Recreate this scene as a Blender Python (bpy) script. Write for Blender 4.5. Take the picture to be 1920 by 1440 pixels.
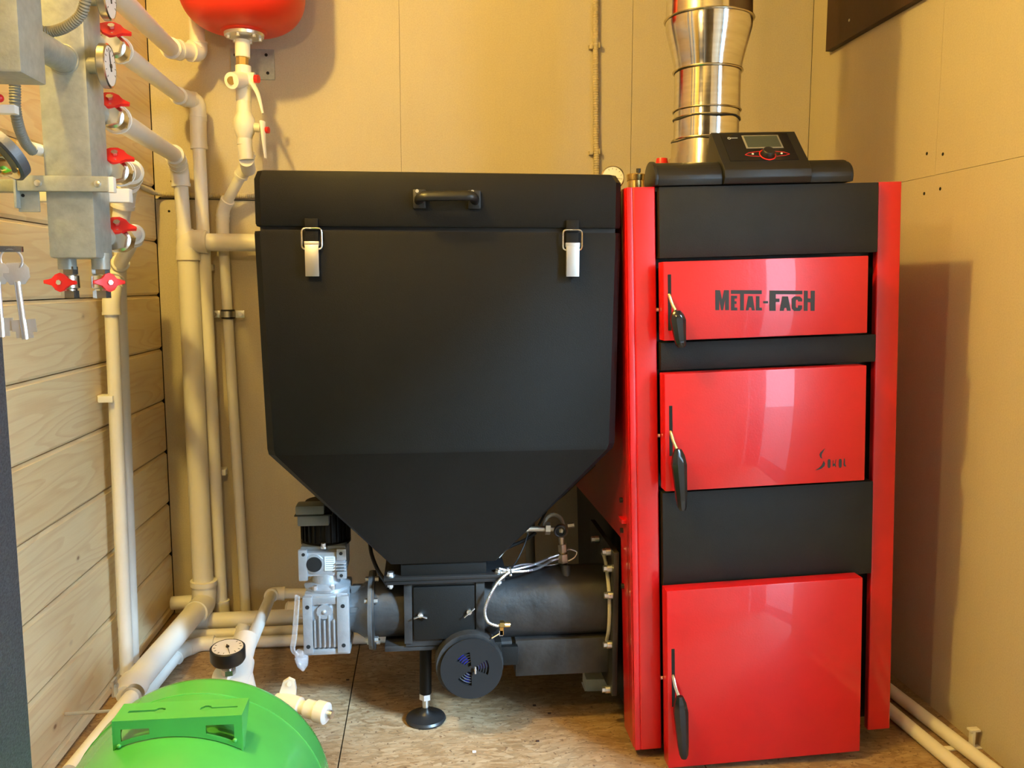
import bpy, bmesh, math, random
from mathutils import Vector, Matrix
random.seed(7)
for o in list(bpy.data.objects): bpy.data.objects.remove(o)
COL = bpy.context.scene.collection
S = bpy.context.scene
V = Vector

# ------------------------------------------------------------------ camera, sky, light, exposure
CP = V((0, 0, 1.05)); FPX = 1600.0
YAW = math.atan(165/1611); PIT = math.atan(187/1600)
FW = V((math.sin(YAW)*math.cos(PIT), math.cos(YAW)*math.cos(PIT), -math.sin(PIT)))
RT = V((math.cos(YAW), -math.sin(YAW), 0)); UP = RT.cross(FW)
cam = bpy.data.cameras.new('camera'); cob = bpy.data.objects.new('camera', cam); COL.objects.link(cob)
cob.location = CP; cob.rotation_euler = FW.to_track_quat('-Z', 'Y').to_euler()
cam.sensor_width = 36; cam.lens = 36*FPX/1920; cam.clip_start = .02
S.camera = cob
def at(px, py, Y=None, X=None, Z=None):
    r = FW*FPX + RT*(px-960) - UP*(py-720)
    if Y is not None: t = (Y-CP.y)/r.y
    elif X is not None: t = (X-CP.x)/r.x
    else: t = (Z-CP.z)/r.z
    return CP + r*t

W = bpy.data.worlds.new('sky'); S.world = W; W.use_nodes = True
bg = W.node_tree.nodes['Background']; bg.inputs[0].default_value = (.52, .76, 1, 1); bg.inputs[1].default_value = 15.0
def light(name, kind, loc, col, en, size=.05, **k):
    l = bpy.data.lights.new(name, kind); l.color = col; l.energy = en
    if kind == 'POINT': l.shadow_soft_size = size
    if kind == 'SUN': l.angle = size
    o = bpy.data.objects.new(name, l); COL.objects.link(o); o.location = loc
    return o, l
sd = V((-.67, .74, -.60)).normalized()
so, sl = light('daylight', 'SUN', (4, -4, 4), (.46, .74, 1), 12.0, math.radians(7))
so.rotation_euler = sd.to_track_quat('-Z', 'Y').to_euler()
light('wall_lamp_light', 'POINT', (-.70, 1.02, 2.40), (1, .71, .16), 105, .04)
light('hanging_lamp_light', 'POINT', (-.35, .67, 1.66), (1, .65, .22), 24, .03)
S.view_settings.view_transform = 'Standard'; S.view_settings.look = 'None'
S.view_settings.gamma = 1; S.view_settings.use_curve_mapping = False
S.view_settings.exposure = 0.0

# ------------------------------------------------------------------ materials
def nt(name):
    m = bpy.data.materials.new(name); m.use_nodes = True
    t = m.node_tree; b = t.nodes['Principled BSDF']
    return m, t, b
def N(t, typ, **k):
    n = t.nodes.new(typ)
    for a, v in k.items(): setattr(n, a, v)
    return n
def coords(t, scale=(1, 1, 1), rand=False):
    tc = N(t, 'ShaderNodeTexCoord'); mp = N(t, 'ShaderNodeMapping')
    mp.inputs['Scale'].default_value = scale
    t.links.new(tc.outputs['Object'], mp.inputs['Vector'])
    if rand:
        oi = N(t, 'ShaderNodeObjectInfo'); mu = N(t, 'ShaderNodeMath', operation='MULTIPLY'); mu.inputs[1].default_value = 37
        cx = N(t, 'ShaderNodeCombineXYZ'); t.links.new(oi.outputs['Random'], mu.inputs[0])
        for i in range(3): t.links.new(mu.outputs[0], cx.inputs[i])
        t.links.new(cx.outputs[0], mp.inputs['Location'])
    return mp.outputs['Vector']
def noise(t, vec, scale, detail=4, rough=.55, dist=0):
    n = N(t, 'ShaderNodeTexNoise'); n.inputs['Scale'].default_value = scale; n.inputs['Detail'].default_value = detail
    n.inputs['Roughness'].default_value = rough; n.inputs['Distortion'].default_value = dist
    t.links.new(vec, n.inputs['Vector']); return n.outputs['Fac']
def ramp(t, fac, stops):
    r = N(t, 'ShaderNodeValToRGB'); e = r.color_ramp.elements
    while len(e) < len(stops): e.new(.5)
    for i, (p, c) in enumerate(stops): e[i].position = p; e[i].color = (*c, 1)
    t.links.new(fac, r.inputs[0]); return r.outputs[0]
def mix(t, fac, a, b, mode='MIX'):
    n = N(t, 'ShaderNodeMix', data_type='RGBA', blend_type=mode)
    for s, v in ((n.inputs['Factor'], fac), (n.inputs[6], a), (n.inputs[7], b)):
        if hasattr(v, 'is_output'): t.links.new(v, s)
        else: s.default_value = v if isinstance(v, (int, float)) else (*v, 1)
    return n.outputs[2]
def bumpn(t, b, h, strength, dist=.002):
    n = N(t, 'ShaderNodeBump'); n.inputs['Strength'].default_value = strength; n.inputs['Distance'].default_value = dist
    t.links.new(h, n.inputs['Height']); t.links.new(n.outputs[0], b.inputs['Normal'])
def mat(name, col, rough=.5, metal=0, var=.08, scale=15, bump=0, bscale=120, coat=0, rvar=0):
    m, t, b = nt(name); v = coords(t)
    f = noise(t, v, scale)
    c = ramp(t, f, [(.3, tuple(x*(1-var) for x in col)), (.7, tuple(min(1, x*(1+var)) for x in col))])
    t.links.new(c, b.inputs['Base Color']); b.inputs['Metallic'].default_value = metal
    b.inputs['Roughness'].default_value = rough; b.inputs['Coat Weight'].default_value = coat; b.inputs['Coat Roughness'].default_value = .06
    if rvar:
        rr = N(t, 'ShaderNodeMapRange'); rr.inputs['To Min'].default_value = max(0, rough-rvar); rr.inputs['To Max'].default_value = rough+rvar
        t.links.new(f, rr.inputs[0]); t.links.new(rr.outputs[0], b.inputs['Roughness'])
    if bump: bumpn(t, b, noise(t, v, bscale, 3), bump)
    return m
M = {}
def spec(k, v): M[k].node_tree.nodes['Principled BSDF'].inputs['Specular IOR Level'].default_value = v
M['red'] = mat('red_gloss_enamel', (.64, .008, .012), .30, var=.04, bump=.10, bscale=260, coat=.40)
M['red'].node_tree.nodes['Principled BSDF'].inputs['Coat Roughness'].default_value = .02
M['black'] = mat('black_powder_coat', (.006, .0057, .0052), .5, var=.1, bump=.25, bscale=700)
M['panel'] = mat('anthracite_powder_coat', (.013, .0135, .014), .45, var=.12, bump=.3, bscale=800)
spec('black', .22); spec('panel', .3)
M['blackplastic'] = mat('black_plastic', (.012, .012, .013), .38, bump=.1, bscale=600)
M['blackgloss'] = mat('black_gloss_plastic', (.01, .01, .012), .16)
M['castiron'] = mat('dusty_black_steel', (.018, .0175, .018), .5, var=.95, scale=11, bump=.3, bscale=90, rvar=.12)
M['pp'] = mat('white_polypropylene', (.82, .79, .74), .38, var=.02)
M['ppbright'] = mat('bright_white_polypropylene', (.86, .85, .82), .35, var=.02)
M['steel'] = mat('zinc_plated_steel', (.72, .74, .77), .36, 1, var=.08)
M['chrome'] = mat('chromed_brass', (.74, .73, .70), .27, 1, var=.03)
M['brass'] = mat('brass', (.78, .56, .22), .22, 1, var=.06)
M['galv'] = mat('galvanised_paint', (.36, .385, .36), .42, .2, var=.13, scale=60, bump=.35, bscale=90)
M['alu'] = mat('cast_aluminium', (.40, .42, .45), .38, .6, var=.1, scale=40, bump=.3, bscale=160)
M['greyplastic'] = mat('grey_motor_enamel', (.12, .14, .15), .45, bump=.1)
M['wrap'] = None
M['redplastic'] = mat('red_plastic', (.75, .02, .02), .35)
M['tankred'] = mat('red_tank_paint', (.78, .035, .012), .42, var=.06, scale=8, bump=.06, bscale=60)
M['green'] = mat('green_tank_paint', (.075, .44, .10), .27, var=.10, scale=6, bump=.05, bscale=30, coat=.3)
M['conduit'] = mat('grey_corrugated_conduit', (.20, .20, .175), .5)
M['conduit_y'] = mat('dusty_corrugated_conduit', (.50, .42, .28), .55)
M['blue'] = mat('blue_fan_blade', (.012, .012, .14), .35)
M['cream'] = mat('grey_sealing_rope', (.42, .39, .33), .8, bump=.6, bscale=300)
M['dark'] = mat('dark_void', (.004, .004, .004), .8)
M['dial'] = mat('white_dial', (.82, .80, .78), .4, var=.01)
M['paper'] = mat('printed_paper_label', (.55, .58, .60), .5, var=.02)
M['ink'] = mat('black_ink', (.02, .018, .018), .5)
M['whiteink'] = mat('white_ink', (.8, .8, .8), .5)
M['screen'] = mat('grey_display', (.05, .062, .055), .15)
M['bezel'] = mat('grey_display_bezel', (.20, .19, .17), .4)
M['brown'] = mat('dark_brown_board', (.045, .018, .011), .6, bump=.2, bscale=60)
M['doorsteel'] = mat('dark_grey_door_paint', (.05, .05, .055), .5, var=.5, scale=420, bump=.5, bscale=420)
M['gold'] = mat('polished_brass', (.83, .66, .30), .12, 1)
M['nickel'] = mat('nickel_key', (.88, .89, .92), .30, .75, bump=.1, bscale=200)
M['nickelbrass'] = mat('dull_nickelled_brass', (.50, .42, .31), .4, .8)
M['matte'] = mat('matt_dark_plate', (.010, .0095, .010), .6)
spec('matte', .25)
M['castgrey'] = mat('shaded_cast_grey', (.10, .105, .11), .5, .4, var=.2, scale=30, bump=.3, bscale=120)  # gear cone's shade is put into this grey; knob rim is plain dark grey
M['foam'] = mat('pale_grey_foam', (.80, .79, .76), .8, bump=.3)
M['tape'] = mat('white_wood_caulk', (.7, .68, .62), .8)

def stainless():
    m, t, b = nt('mirror_stainless'); v = coords(t, (1, 1, 8))
    f = noise(t, v, 14, 5)
    t.links.new(ramp(t, f, [(.3, (.60, .58, .55)), (.7, (.72, .70, .67))]), b.inputs['Base Color'])
    b.inputs['Metallic'].default_value = 1
    rr = N(t, 'ShaderNodeMapRange'); rr.inputs['To Min'].default_value = .05; rr.inputs['To Max'].default_value = .17
    t.links.new(f, rr.inputs[0]); t.links.new(rr.outputs[0], b.inputs['Roughness'])
    return m
M['stainless'] = stainless()
M['stainless_dull'] = mat('heat_tinted_stainless', (.62, .56, .44), .22, 1, var=.12, scale=20, bump=.08, bscale=80)

def clearwrap():
    m, t, b = nt('clear_plastic_film'); b.inputs['Base Color'].default_value = (.9, .93, 1, 1)
    b.inputs['Roughness'].default_value = .12; b.inputs['Transmission Weight'].default_value = .0
    b.inputs['Alpha'].default_value = .22
    v = coords(t); bumpn(t, b, noise(t, v, 60, 3), .8, .004)
    return m
M['wrap'] = clearwrap()

def wood():
    m, t, b = nt('pine_plank'); v = coords(t, (1, .55, 5), True)
    n1 = N(t, 'ShaderNodeTexNoise'); n1.inputs['Scale'].default_value = 1.7; n1.inputs['Detail'].default_value = 2; t.links.new(v, n1.inputs['Vector'])
    # growth rings: bands of a smooth field, so they close into cathedral shapes
    mu = N(t, 'ShaderNodeMath', operation='MULTIPLY'); mu.inputs[1].default_value = 15; t.links.new(n1.outputs['Fac'], mu.inputs[0])
    fr = N(t, 'ShaderNodeMath', operation='FRACT'); t.links.new(mu.outputs[0], fr.inputs[0])
    c = ramp(t, fr.outputs[0], [(0, (.92, .76, .47)), (.55, (.89, .70, .40)), (.86, (.72, .47, .22)), (.96, (.76, .53, .27)), (1, (.92, .76, .47))])
    fine = noise(t, coords(t, (1, 1.2, 26), True), 9, 4)
    c = mix(t, .38, c, ramp(t, fine, [(.3, (.80, .60, .33)), (.7, (.96, .84, .57))]))
    oi = N(t, 'ShaderNodeObjectInfo')
    c = mix(t, .38, c, ramp(t, oi.outputs['Random'], [(0, (.86, .63, .34)), (1, (.94, .80, .54))]))
    vo = N(t, 'ShaderNodeTexVoronoi'); vo.inputs['Scale'].default_value = 5.5; vo.inputs['Randomness'].default_value = 1
    t.links.new(coords(t, (1, 1, 1.6), True), vo.inputs['Vector'])
    k = ramp(t, vo.outputs['Distance'], [(0, (1, 1, 1)), (.035, (.85, .85, .85)), (.05, (.25, .25, .25)), (.09, (0, 0, 0))])
    c = mix(t, k, c, (.28, .13, .055))
    t.links.new(c, b.inputs['Base Color']); b.inputs['Roughness'].default_value = .36
    bumpn(t, b, fine, .12)
    return m
M['wood'] = wood()

def board():
    m, t, b = nt('gypsum_fibre_board'); v = coords(t); oi = N(t, 'ShaderNodeObjectInfo')
    f = noise(t, coords(t, (1, 1, .12)), 60, 3); g = noise(t, v, 260, 3); h = noise(t, v, 2.2, 3)
    c = ramp(t, g, [(.3, (.49, .42, .31)), (.7, (.59, .52, .40))])
    c = mix(t, .10, c, ramp(t, f, [(.35, (.46, .40, .30)), (.65, (.60, .53, .41))]))
    c = mix(t, .3, c, ramp(t, h, [(.3, (.50, .43, .33)), (.7, (.58, .52, .40))]))
    vo = N(t, 'ShaderNodeTexVoronoi'); vo.inputs['Scale'].default_value = 75; t.links.new(v, vo.inputs['Vector'])
    k = ramp(t, vo.outputs['Distance'], [(0, (.5, .5, .5)), (.10, (0, 0, 0))])
    c = mix(t, k, c, (.36, .28, .19))
    t.links.new(c, b.inputs['Base Color']); b.inputs['Roughness'].default_value = .8
    bumpn(t, b, g, .25)
    return m
M['board'] = board()

def osb():
    m, t, b = nt('oriented_strand_board')
    cols = []
    base = coords(t)
    wn = N(t, 'ShaderNodeTexNoise'); wn.inputs['Scale'].default_value = 9; t.links.new(base, wn.inputs['Vector'])
    for (sx, sy, rz, sc) in ((1, 3.0, .3, 34), (1, 2.8, 1.5, 42), (1, 2.4, 2.5, 60)):
        mp = N(t, 'ShaderNodeMapping'); mp.inputs['Scale'].default_value = (sx, sy, 1); mp.inputs['Rotation'].default_value = (0, 0, rz)
        ad = N(t, 'ShaderNodeVectorMath', operation='MULTIPLY_ADD'); ad.inputs[1].default_value = (.06, .06, 0)
        t.links.new(wn.outputs['Color'], ad.inputs[0]); t.links.new(base, ad.inputs[2])
        t.links.new(ad.outputs[0], mp.inputs['Vector'])
        vo = N(t, 'ShaderNodeTexVoronoi'); vo.inputs['Scale'].default_value = sc; t.links.new(mp.outputs[0], vo.inputs['Vector'])
        sp = N(t, 'ShaderNodeSeparateColor'); t.links.new(vo.outputs['Color'], sp.inputs[0]); cols.append((sp, vo))
    c1 = ramp(t, cols[0][0].outputs[0], [(0, (.15, .08, .035)), (.3, (.26, .155, .07)), (.7, (.34, .215, .11)), (1, (.43, .30, .175))])
    c2 = ramp(t, cols[1][0].outputs[0], [(0, (.17, .095, .04)), (.5, (.29, .185, .095)), (1, (.45, .32, .19))])
    f = ramp(t, cols[2][0].outputs[1], [(.45, (0, 0, 0)), (.55, (1, 1, 1))])
    c = mix(t, f, c1, c2)
    bl_ = noise(t, base, 8, 9, .72)
    c = mix(t, .42, c, ramp(t, bl_, [(.34, (.17, .085, .03)), (.48, (.29, .175, .085)), (.58, (.36, .25, .145)), (.70, (.47, .36, .24))]))
    h = noise(t, base, 2.5, 3)
    c = mix(t, ramp(t, h, [(.42, (0, 0, 0)), (.66, (.3, .3, .3))]), c, (.30, .22, .135))
    sp2 = noise(t, base, 90, 2)
    c = mix(t, ramp(t, sp2, [(.62, (0, 0, 0)), (.68, (.85, .85, .85))]), c, (.12, .06, .03))
    t.links.new(c, b.inputs['Base Color']); b.inputs['Roughness'].default_value = .55
    bumpn(t, b, cols[0][1].outputs['Distance'], .3)
    return m
M['osb'] = osb()

# ------------------------------------------------------------------ mesh building
class MB:
    def __init__(s): s.bm = bmesh.new()
    def _new(s, vs, fs):
        b = [s.bm.verts.new(v) for v in vs]; out = []
        for f in fs:
            try: out.append(s.bm.faces.new([b[i] for i in f]))
            except ValueError: pass
        return b, out
    def box(s, x0, x1, y0, y1, z0, z1, bev=0, mtx=None):
        vs = [V((x, y, z)) for z in (z0, z1) for y in (y0, y1) for x in (x0, x1)]
        if mtx: vs = [mtx @ v for v in vs]
        b, f = s._new(vs, [(0, 2, 3, 1), (4, 5, 7, 6), (0, 1, 5, 4), (2, 6, 7, 3), (0, 4, 6, 2), (1, 3, 7, 5)])
        if bev:
            e = list({e for fc in f for e in fc.edges})
            bmesh.ops.bevel(s.bm, geom=e, offset=bev, segments=2, affect='EDGES', profile=.6)
        return s
    def prism(s, pts, axis, a0, a1, bev=0, mtx=None):
        """polygon pts (2-D) in the plane normal to axis, from a0 to a1"""
        def mk(p, a): return {'x': V((a, p[0], p[1])), 'y': V((p[0], a, p[1])), 'z': V((p[0], p[1], a))}[axis]
        n = len(pts); vs = [mk(p, a0) for p in pts] + [mk(p, a1) for p in pts]
        if mtx: vs = [mtx @ v for v in vs]
        fs = [tuple(range(n-1, -1, -1)), tuple(range(n, 2*n))] + [(i, (i+1) % n, n+(i+1) % n, n+i) for i in range(n)]
        b, f = s._new(vs, fs)
        if bev:
            e = list({e for fc in f for e in fc.edges})
            bmesh.ops.bevel(s.bm, geom=e, offset=bev, segments=2, affect='EDGES', profile=.6)
        return s
    def lathe(s, prof, p0, axis, n=24, cap=True):
        """prof: (distance along axis, radius)"""
        p0 = V(p0); ax = V(axis).normalized(); u = ax.orthogonal().normalized(); w = ax.cross(u)
        vs = []
        for d, r in prof:
            for i in range(n):
                a = 2*math.pi*(i+.5)/n; vs.append(p0 + ax*d + (u*math.cos(a)+w*math.sin(a))*max(r, 1e-5))
        fs = []
        for k in range(len(prof)-1):
            for i in range(n): fs.append((k*n+i, k*n+(i+1) % n, (k+1)*n+(i+1) % n, (k+1)*n+i))
        if cap:
            fs.append(tuple(range(n-1, -1, -1))); m = (len(prof)-1)*n; fs.append(tuple(range(m, m+n)))
        s._new(vs, fs); return s
    def cyl(s, p0, p1, r0, r1=None, n=20):
        p0 = V(p0); p1 = V(p1); d = p1-p0
        return s.lathe([(0, r0), (d.length, r0 if r1 is None else r1)], p0, d, n)
    def hexn(s, p0, p1, r): return s.cyl(p0, p1, r, n=6)
    def tube(s, path, r, n=14, closed=False, flat=1):
        path = [V(p) for p in path]; m = len(path); rs = r if isinstance(r, list) else [r]*m
        tans = []
        for i in range(m):
            if closed: d = path[(i+1) % m]-path[i-1]
            else: d = path[min(i+1, m-1)]-path[max(i-1, 0)]
            tans.append(d.normalized())
        u = tans[0].orthogonal().normalized(); vs = []
        for i in range(m):
            u = (u - tans[i]*u.dot(tans[i])).normalized(); w = tans[i].cross(u)
            for k in range(n):
                a = 2*math.pi*k/n; vs.append(path[i]+(u*math.cos(a)+w*math.sin(a)*flat)*rs[i])
        fs = []
        for i in range(m if closed else m-1):
            j = (i+1) % m
            for k in range(n): fs.append((i*n+k, i*n+(k+1) % n, j*n+(k+1) % n, j*n+k))
        if not closed:
            fs.append(tuple(range(n-1, -1, -1))); fs.append(tuple(range((m-1)*n, m*n)))
        s._new(vs, fs); return s
    def sphere(s, c, r, sx=1, sy=1, sz=1):
        bmesh.ops.create_uvsphere(s.bm, u_segments=16, v_segments=10, radius=r, matrix=Matrix.Translation(V(c)) @ Matrix.Diagonal((sx, sy, sz, 1))); return s
    def ring(s, c, axis, R, r, n=28):
        c = V(c); ax = V(axis).normalized(); u = ax.orthogonal().normalized(); w = ax.cross(u)
        return s.tube([c+(u*math.cos(2*math.pi*i/n)+w*math.sin(2*math.pi*i/n))*R for i in range(n)], r, 8, True)

def fillet(pts, rad, k=7):
    pts = [V(p) for p in pts]; out = [pts[0]]
    for i in range(1, len(pts)-1):
        a = (pts[i-1]-pts[i]); b = (pts[i+1]-pts[i]); q = min(rad, a.length*.48, b.length*.48)
        A = pts[i]+a.normalized()*q; B = pts[i]+b.normalized()*q
        for j in range(k+1):
            t = j/k; out.append(A*(1-t)**2+pts[i]*2*t*(1-t)+B*t*t)
    out.append(pts[-1]); return out
def smooth(pts, k=10):
    pts = [V(p) for p in pts]; P = [pts[0]*2-pts[1]]+pts+[pts[-1]*2-pts[-2]]; out = []
    for i in range(1, len(P)-2):
        for j in range(k):
            t = j/k; a, b, c, d = P[i-1], P[i], P[i+1], P[i+2]
            out.append(.5*((2*b)+(c-a)*t+(2*a-5*b+4*c-d)*t*t+(3*b-a-3*c+d)*t**3))
    out.append(pts[-1]); return out
def resample(path, step):
    out = [path[0].copy()]; acc = 0; prev = path[0]
    for p in path[1:]:
        d = (p-prev).length
        while acc+d >= step and d > 0:
            t = (step-acc)/d; q = prev.lerp(p, t); out.append(q); prev = q; d = (p-prev).length; acc = 0
        acc += d; prev = p
    return out

OFF = {}
def finish(mb, name, m, parent=None, world=True, ang=38):
    bm = mb.bm
    bmesh.ops.recalc_face_normals(bm, faces=bm.faces)
    off = OFF.get(parent.name, V((0, 0, 0))) if parent else V((0, 0, 0))
    if world and parent: bmesh.ops.translate(bm, verts=bm.verts, vec=-off)
    for f in bm.faces: f.smooth = True
    for e in bm.edges:
        if len(e.link_faces) == 2 and e.calc_face_angle(0) > math.radians(ang): e.smooth = False
    me = bpy.data.meshes.new(name); bm.to_mesh(me); bm.free()
    me.materials.append(M[m] if isinstance(m, str) else m)
    o = bpy.data.objects.new(name, me); COL.objects.link(o)
    if parent: o.parent = parent; OFF[o.name] = off if world else V((0, 0, 0))
    return o
def thing(name, label, cat, loc=(0, 0, 0), group=None, rot=None, kind=None):
    o = bpy.data.objects.new(name, None); COL.objects.link(o); o.location = loc; o.empty_display_size = .05
    if rot: o.rotation_euler = rot
    if label: o['label'] = label
    if cat: o['category'] = cat
    if group: o['group'] = group
    if kind: o['kind'] = kind
    OFF[o.name] = V(loc); return o
def part(parent, name, mb, m, label=None, local=False, kind=None, ang=38):
    o = finish(mb, name, m, parent, not local, ang)
    if label: o['label'] = label
    if kind: o['kind'] = kind
    return o
def struct(name, mb, m):
    o = finish(mb, name, m); o['kind'] = 'structure'; return o

# ------------------------------------------------------------------ the room
XL, XR, YB, ZC = -.81, 1.25, 2.735, 2.5
YF = -.12
# floor: sheets of strand board with open joints
fl = struct('floor', MB().box(XL-.3, XR+.3, YF-.5, YB+.1, -.06, -.013), 'dark')
for (x0, x1, y0, y1) in ((XL-.1, -.2015, YF-.4, YB+.05), (-.1985, .60, YF-.4, YB+.05), (.603, XR+.1, YF-.4, 1.2), (.603, XR+.1, 1.203, YB+.05)):
    part(fl, 'floor_sheet', MB().box(x0, x1, y0, y1, -.012, 0), 'osb')
cl = struct('ceiling', MB().box(XL-.2, XR+.2, YF-.15, YB+.2, ZC, ZC+.1), 'board')
# left wall: tongue-and-groove planks, each one built
wl = struct('wall_left', MB().box(XL-.16, XL-.034, YF-.15, YB+.15, -.02, ZC), 'dark')
zs = [-.001, .035, .198, .362, .528, .689, .852, 1.017, 1.179, 1.342, 1.505, 1.668, 1.831, 1.994, 2.157, 2.32, ZC]
for i in range(len(zs)-1):
    z0, z1 = zs[i]+.0012, zs[i+1]-.0012
    c = min(.007, (z1-z0)*.3)
    pr = [(XL-.033, z0), (XL-c*.9, z0), (XL, z0+c), (XL, z1-c), (XL-c*.9, z1), (XL-.033, z1)]
    part(wl, 'plank', MB().prism(pr, 'y', YF-.15, YB-.003), 'wood')
# back wall: fibre boards
wb = struct('wall_back', MB().box(XL-.16, XR+.16, YB+.013, YB+.14, -.02, ZC), 'dark')
bp = []
for (x0, x1, z0, z1) in ((XL+.002, -.0665, .0, 1.306), (XL+.002, -.0665, 1.308, ZC), (-.0655, .660, .0, ZC), (.6615, XR-.0015, 0, ZC)):
    bp.append(part(wb, 'wall_board', MB().box(x0, x1, YB, YB+.012, z0, z1), 'board'))
for px, py in ((317, 396), (322, 340), (1262, 283)):
    q = at(px, py, Y=YB)
    part(bp[0], 'screw', MB().cyl((q.x, YB-.0006, q.z), (q.x, YB+.004, q.z), .0038, n=10), 'dark')
# right wall with a doorway to daylight
DY0, DY1, DZ = -.02, .80, 2.0
wr = struct('wall_right', MB().box(XR+.013, XR+.14, DY1, YB+.15, -.02, ZC).box(XR+.013, XR+.14, YF-.15, DY0, -.02, ZC).box(XR+.013, XR+.14, DY0, DY1, DZ, ZC), 'dark')
rp = []
for (y0, y1, z0, z1) in ((DY1, YB-.0005, 0, 1.3155), (2.0225, YB-.0005, 1.3165, ZC), (DY1, 2.0215, 1.3165, ZC), (YF-.1, DY0, 0, ZC), (DY0+.001, DY1-.001, DZ, ZC)):
    rp.append(part(wr, 'wall_board', MB().box(XR, XR+.012, y0, y1, z0, z1), 'board'))
for px, py, pi in ((1738, 288, 1), (1768, 289, 2), (1733, 363, 0), (1763, 354, 0)):
    q = at(px, py, X=XR)
    part(rp[pi], 'screw', MB().cyl((XR-.0006, q.y, q.z), (XR+.004, q.y, q.z), .0042, n=10), 'dark')
tr = struct('trim_1', MB().box(XR-.012, XR+.15, DY0-.05, DY0, 0, DZ+.05).box(XR-.012, XR+.15, DY1, DY1+.05, 0, DZ+.05).box(XR-.012, XR+.15, DY0, DY1, DZ, DZ+.05), 'ppbright')
# front wall behind the camera with the doorway it stands in
FX0, FX1 = -.56, .42
struct('wall_front', MB().box(XL-.16, FX0, YF-.15, YF, -.02, ZC).box(FX1, XR+.14, YF-.15, YF, -.02, ZC).box(FX0, FX1, YF-.15, YF, 2.0, ZC), 'board')
struct('wall_sky_blocker', MB().box(FX0-.3, FX0-.2, -2.0, YF-.15, -.02, 2.3).box(FX1+.2, FX1+.3, -2.0, YF-.15, -.02, 2.3).box(FX0-.3, FX1+.3, -2.1, -2.0, -.02, 2.3).box(FX0-.3, FX1+.3, -2.1, YF-.15, 2.3, 2.35), 'board')  # unseen closed room added behind the doorway to cut the sky light
gm = MB(); gm.box(-14, 14, -14, 14, -.30, -.08); struct('ground', gm, mat('grey_ground', (.28, .28, .26), .9))
# the open steel door on the left with its handle and keys
ea, eb = V((-.57, -.08, 0)), V((-.41, .88, 0)); dd = (eb-ea).normalized(); dn = V((dd.y, -dd.x, 0))
Md = Matrix(((dd.x, dn.x, 0, ea.x), (dd.y, dn.y, 0, ea.y), (0, 0, 1, 0), (0, 0, 0, 1)))
L = (eb-ea).length
d1 = struct('door_1', MB().box(0, L, -.05, 0, .01, 1.98, .002, Md), 'doorsteel')
hz = 1.185
def unit_(v): return V(v).normalized()
kc = at(2, 292, Y=.86); kx = unit_((-.58, -.52, -.62))
part(d1, 'knob', MB().lathe([(-.009, .0255), (0, .0270), (.002, .0255)], kc, kx, 36), 'castgrey')
part(d1, 'knob_cap', MB().lathe([(.001, .0250), (.004, .0225), (.005, .0180), (.012, .0150), (.016, .008), (.017, .001)], kc, kx, 36), 'gold', 'polished brass knob cap')
part(d1, 'knob_stem', MB().cyl(kc-kx*.012, Md @ V((L-.06, 0, kc.z+.006)), .010), 'gold')

def key(thingobj, o, ang, sc=1):
    """double-bit key hanging down from o"""
    R = Matrix.Translation(o) @ Matrix.Rotation(ang, 4, 'Y') @ Matrix.Rotation(.25, 4, 'Z') @ Matrix.Scale(sc, 4)
    hexa = [(-.0125, -.012), (-.0125, -.004), (-.008, .002), (.008, .002), (.0125, -.004), (.0125, -.014), (.007, -.021), (-.007, -.021)]
    kb = part(thingobj, 'key_blade', MB().prism([(x, z) for x, z in hexa], 'y', -.0012, .0012, .0005, R), 'nickel')
    part(thingobj, 'key_shank', MB().cyl(R @ V((0, 0, -.018)), R @ V((0, 0, -.079)), .0032*sc, n=12), 'nickel')
    b = MB().box(-.011, -.003, -.001, .001, -.070, -.058, 0, R).box(.003, .012, -.001, .001, -.072, -.058, 0, R).box(-.008, -.003, -.001, .001, -.077, -.070, 0, R).box(.003, .008, -.001, .001, -.078, -.072, 0, R)
    part(thingobj, 'key_bit', b, 'nickel')
k0 = at(20, 468, Y=.86)
ks = thing('key_set', 'nickel keys hanging from a ring at the edge of the dark steel door', 'keys', k0)
part(ks, 'lock_key_bow', MB().box(k0.x-.030, k0.x+.011, k0.y-.002, k0.y+.002, k0.z-.0025, k0.z+.0035, .001).cyl(k0+V((-.03, 0, 0)), k0+V((-.055, 0, 0)), .0035), 'chrome')
rc = k0+V((0, 0, -.0095))
part(ks, 'key_ring', MB().ring(rc, (0, 1, .1), .0098, .0011, 32), 'nickel')
key(ks, rc+V((.003, 0, -.0045)), -.07, .90); key(ks, rc+V((-.012, -.004, -.005)), -.01, .86)

# dark brown board fixed high on the right wall
q = at(1549, 97, X=XR-.02)
bb = thing('brown_board', 'dark brown board mounted high on the right wall near the ceiling', 'board', (XR-.01, q.y, q.z))
part(bb, 'board_panel', MB().box(XR-.022, XR-.001, 1.0, q.y, q.z, 2.3, .001), 'brown')
part(bb, 'screw', MB().cyl((XR-.0235, 2.45, q.z+.05), (XR-.021, 2.45, q.z+.05), .004, n=10), 'steel')

# ------------------------------------------------------------------ boiler
OB = V((.455, 1.75, 0)); TH = -.032
bo = thing('boiler', 'red and black solid fuel boiler with three glossy red doors', 'boiler', OB, rot=(0, TH, 0))
def bpart(p, name, mb, m, label=None): return part(p, name, mb, m, label, local=True)
OFFB = V((0, 0, 0))
DEP = .80
# inner body
bpart(bo, 'inner_body', MB().box(.02, .573, .045, DEP-.01, .03, 1.238), 'castiron')
for (x, y) in ((.05, .09), (.54, .09), (.05, .46), (.54, .46)):
    zb = -x*.032+.001
    bpart(bo, 'foot', MB().cyl((x, y, zb), (x, y, .035), .016).cyl((x, y, zb), (x, y, zb+.008), .024), 'steel')
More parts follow.
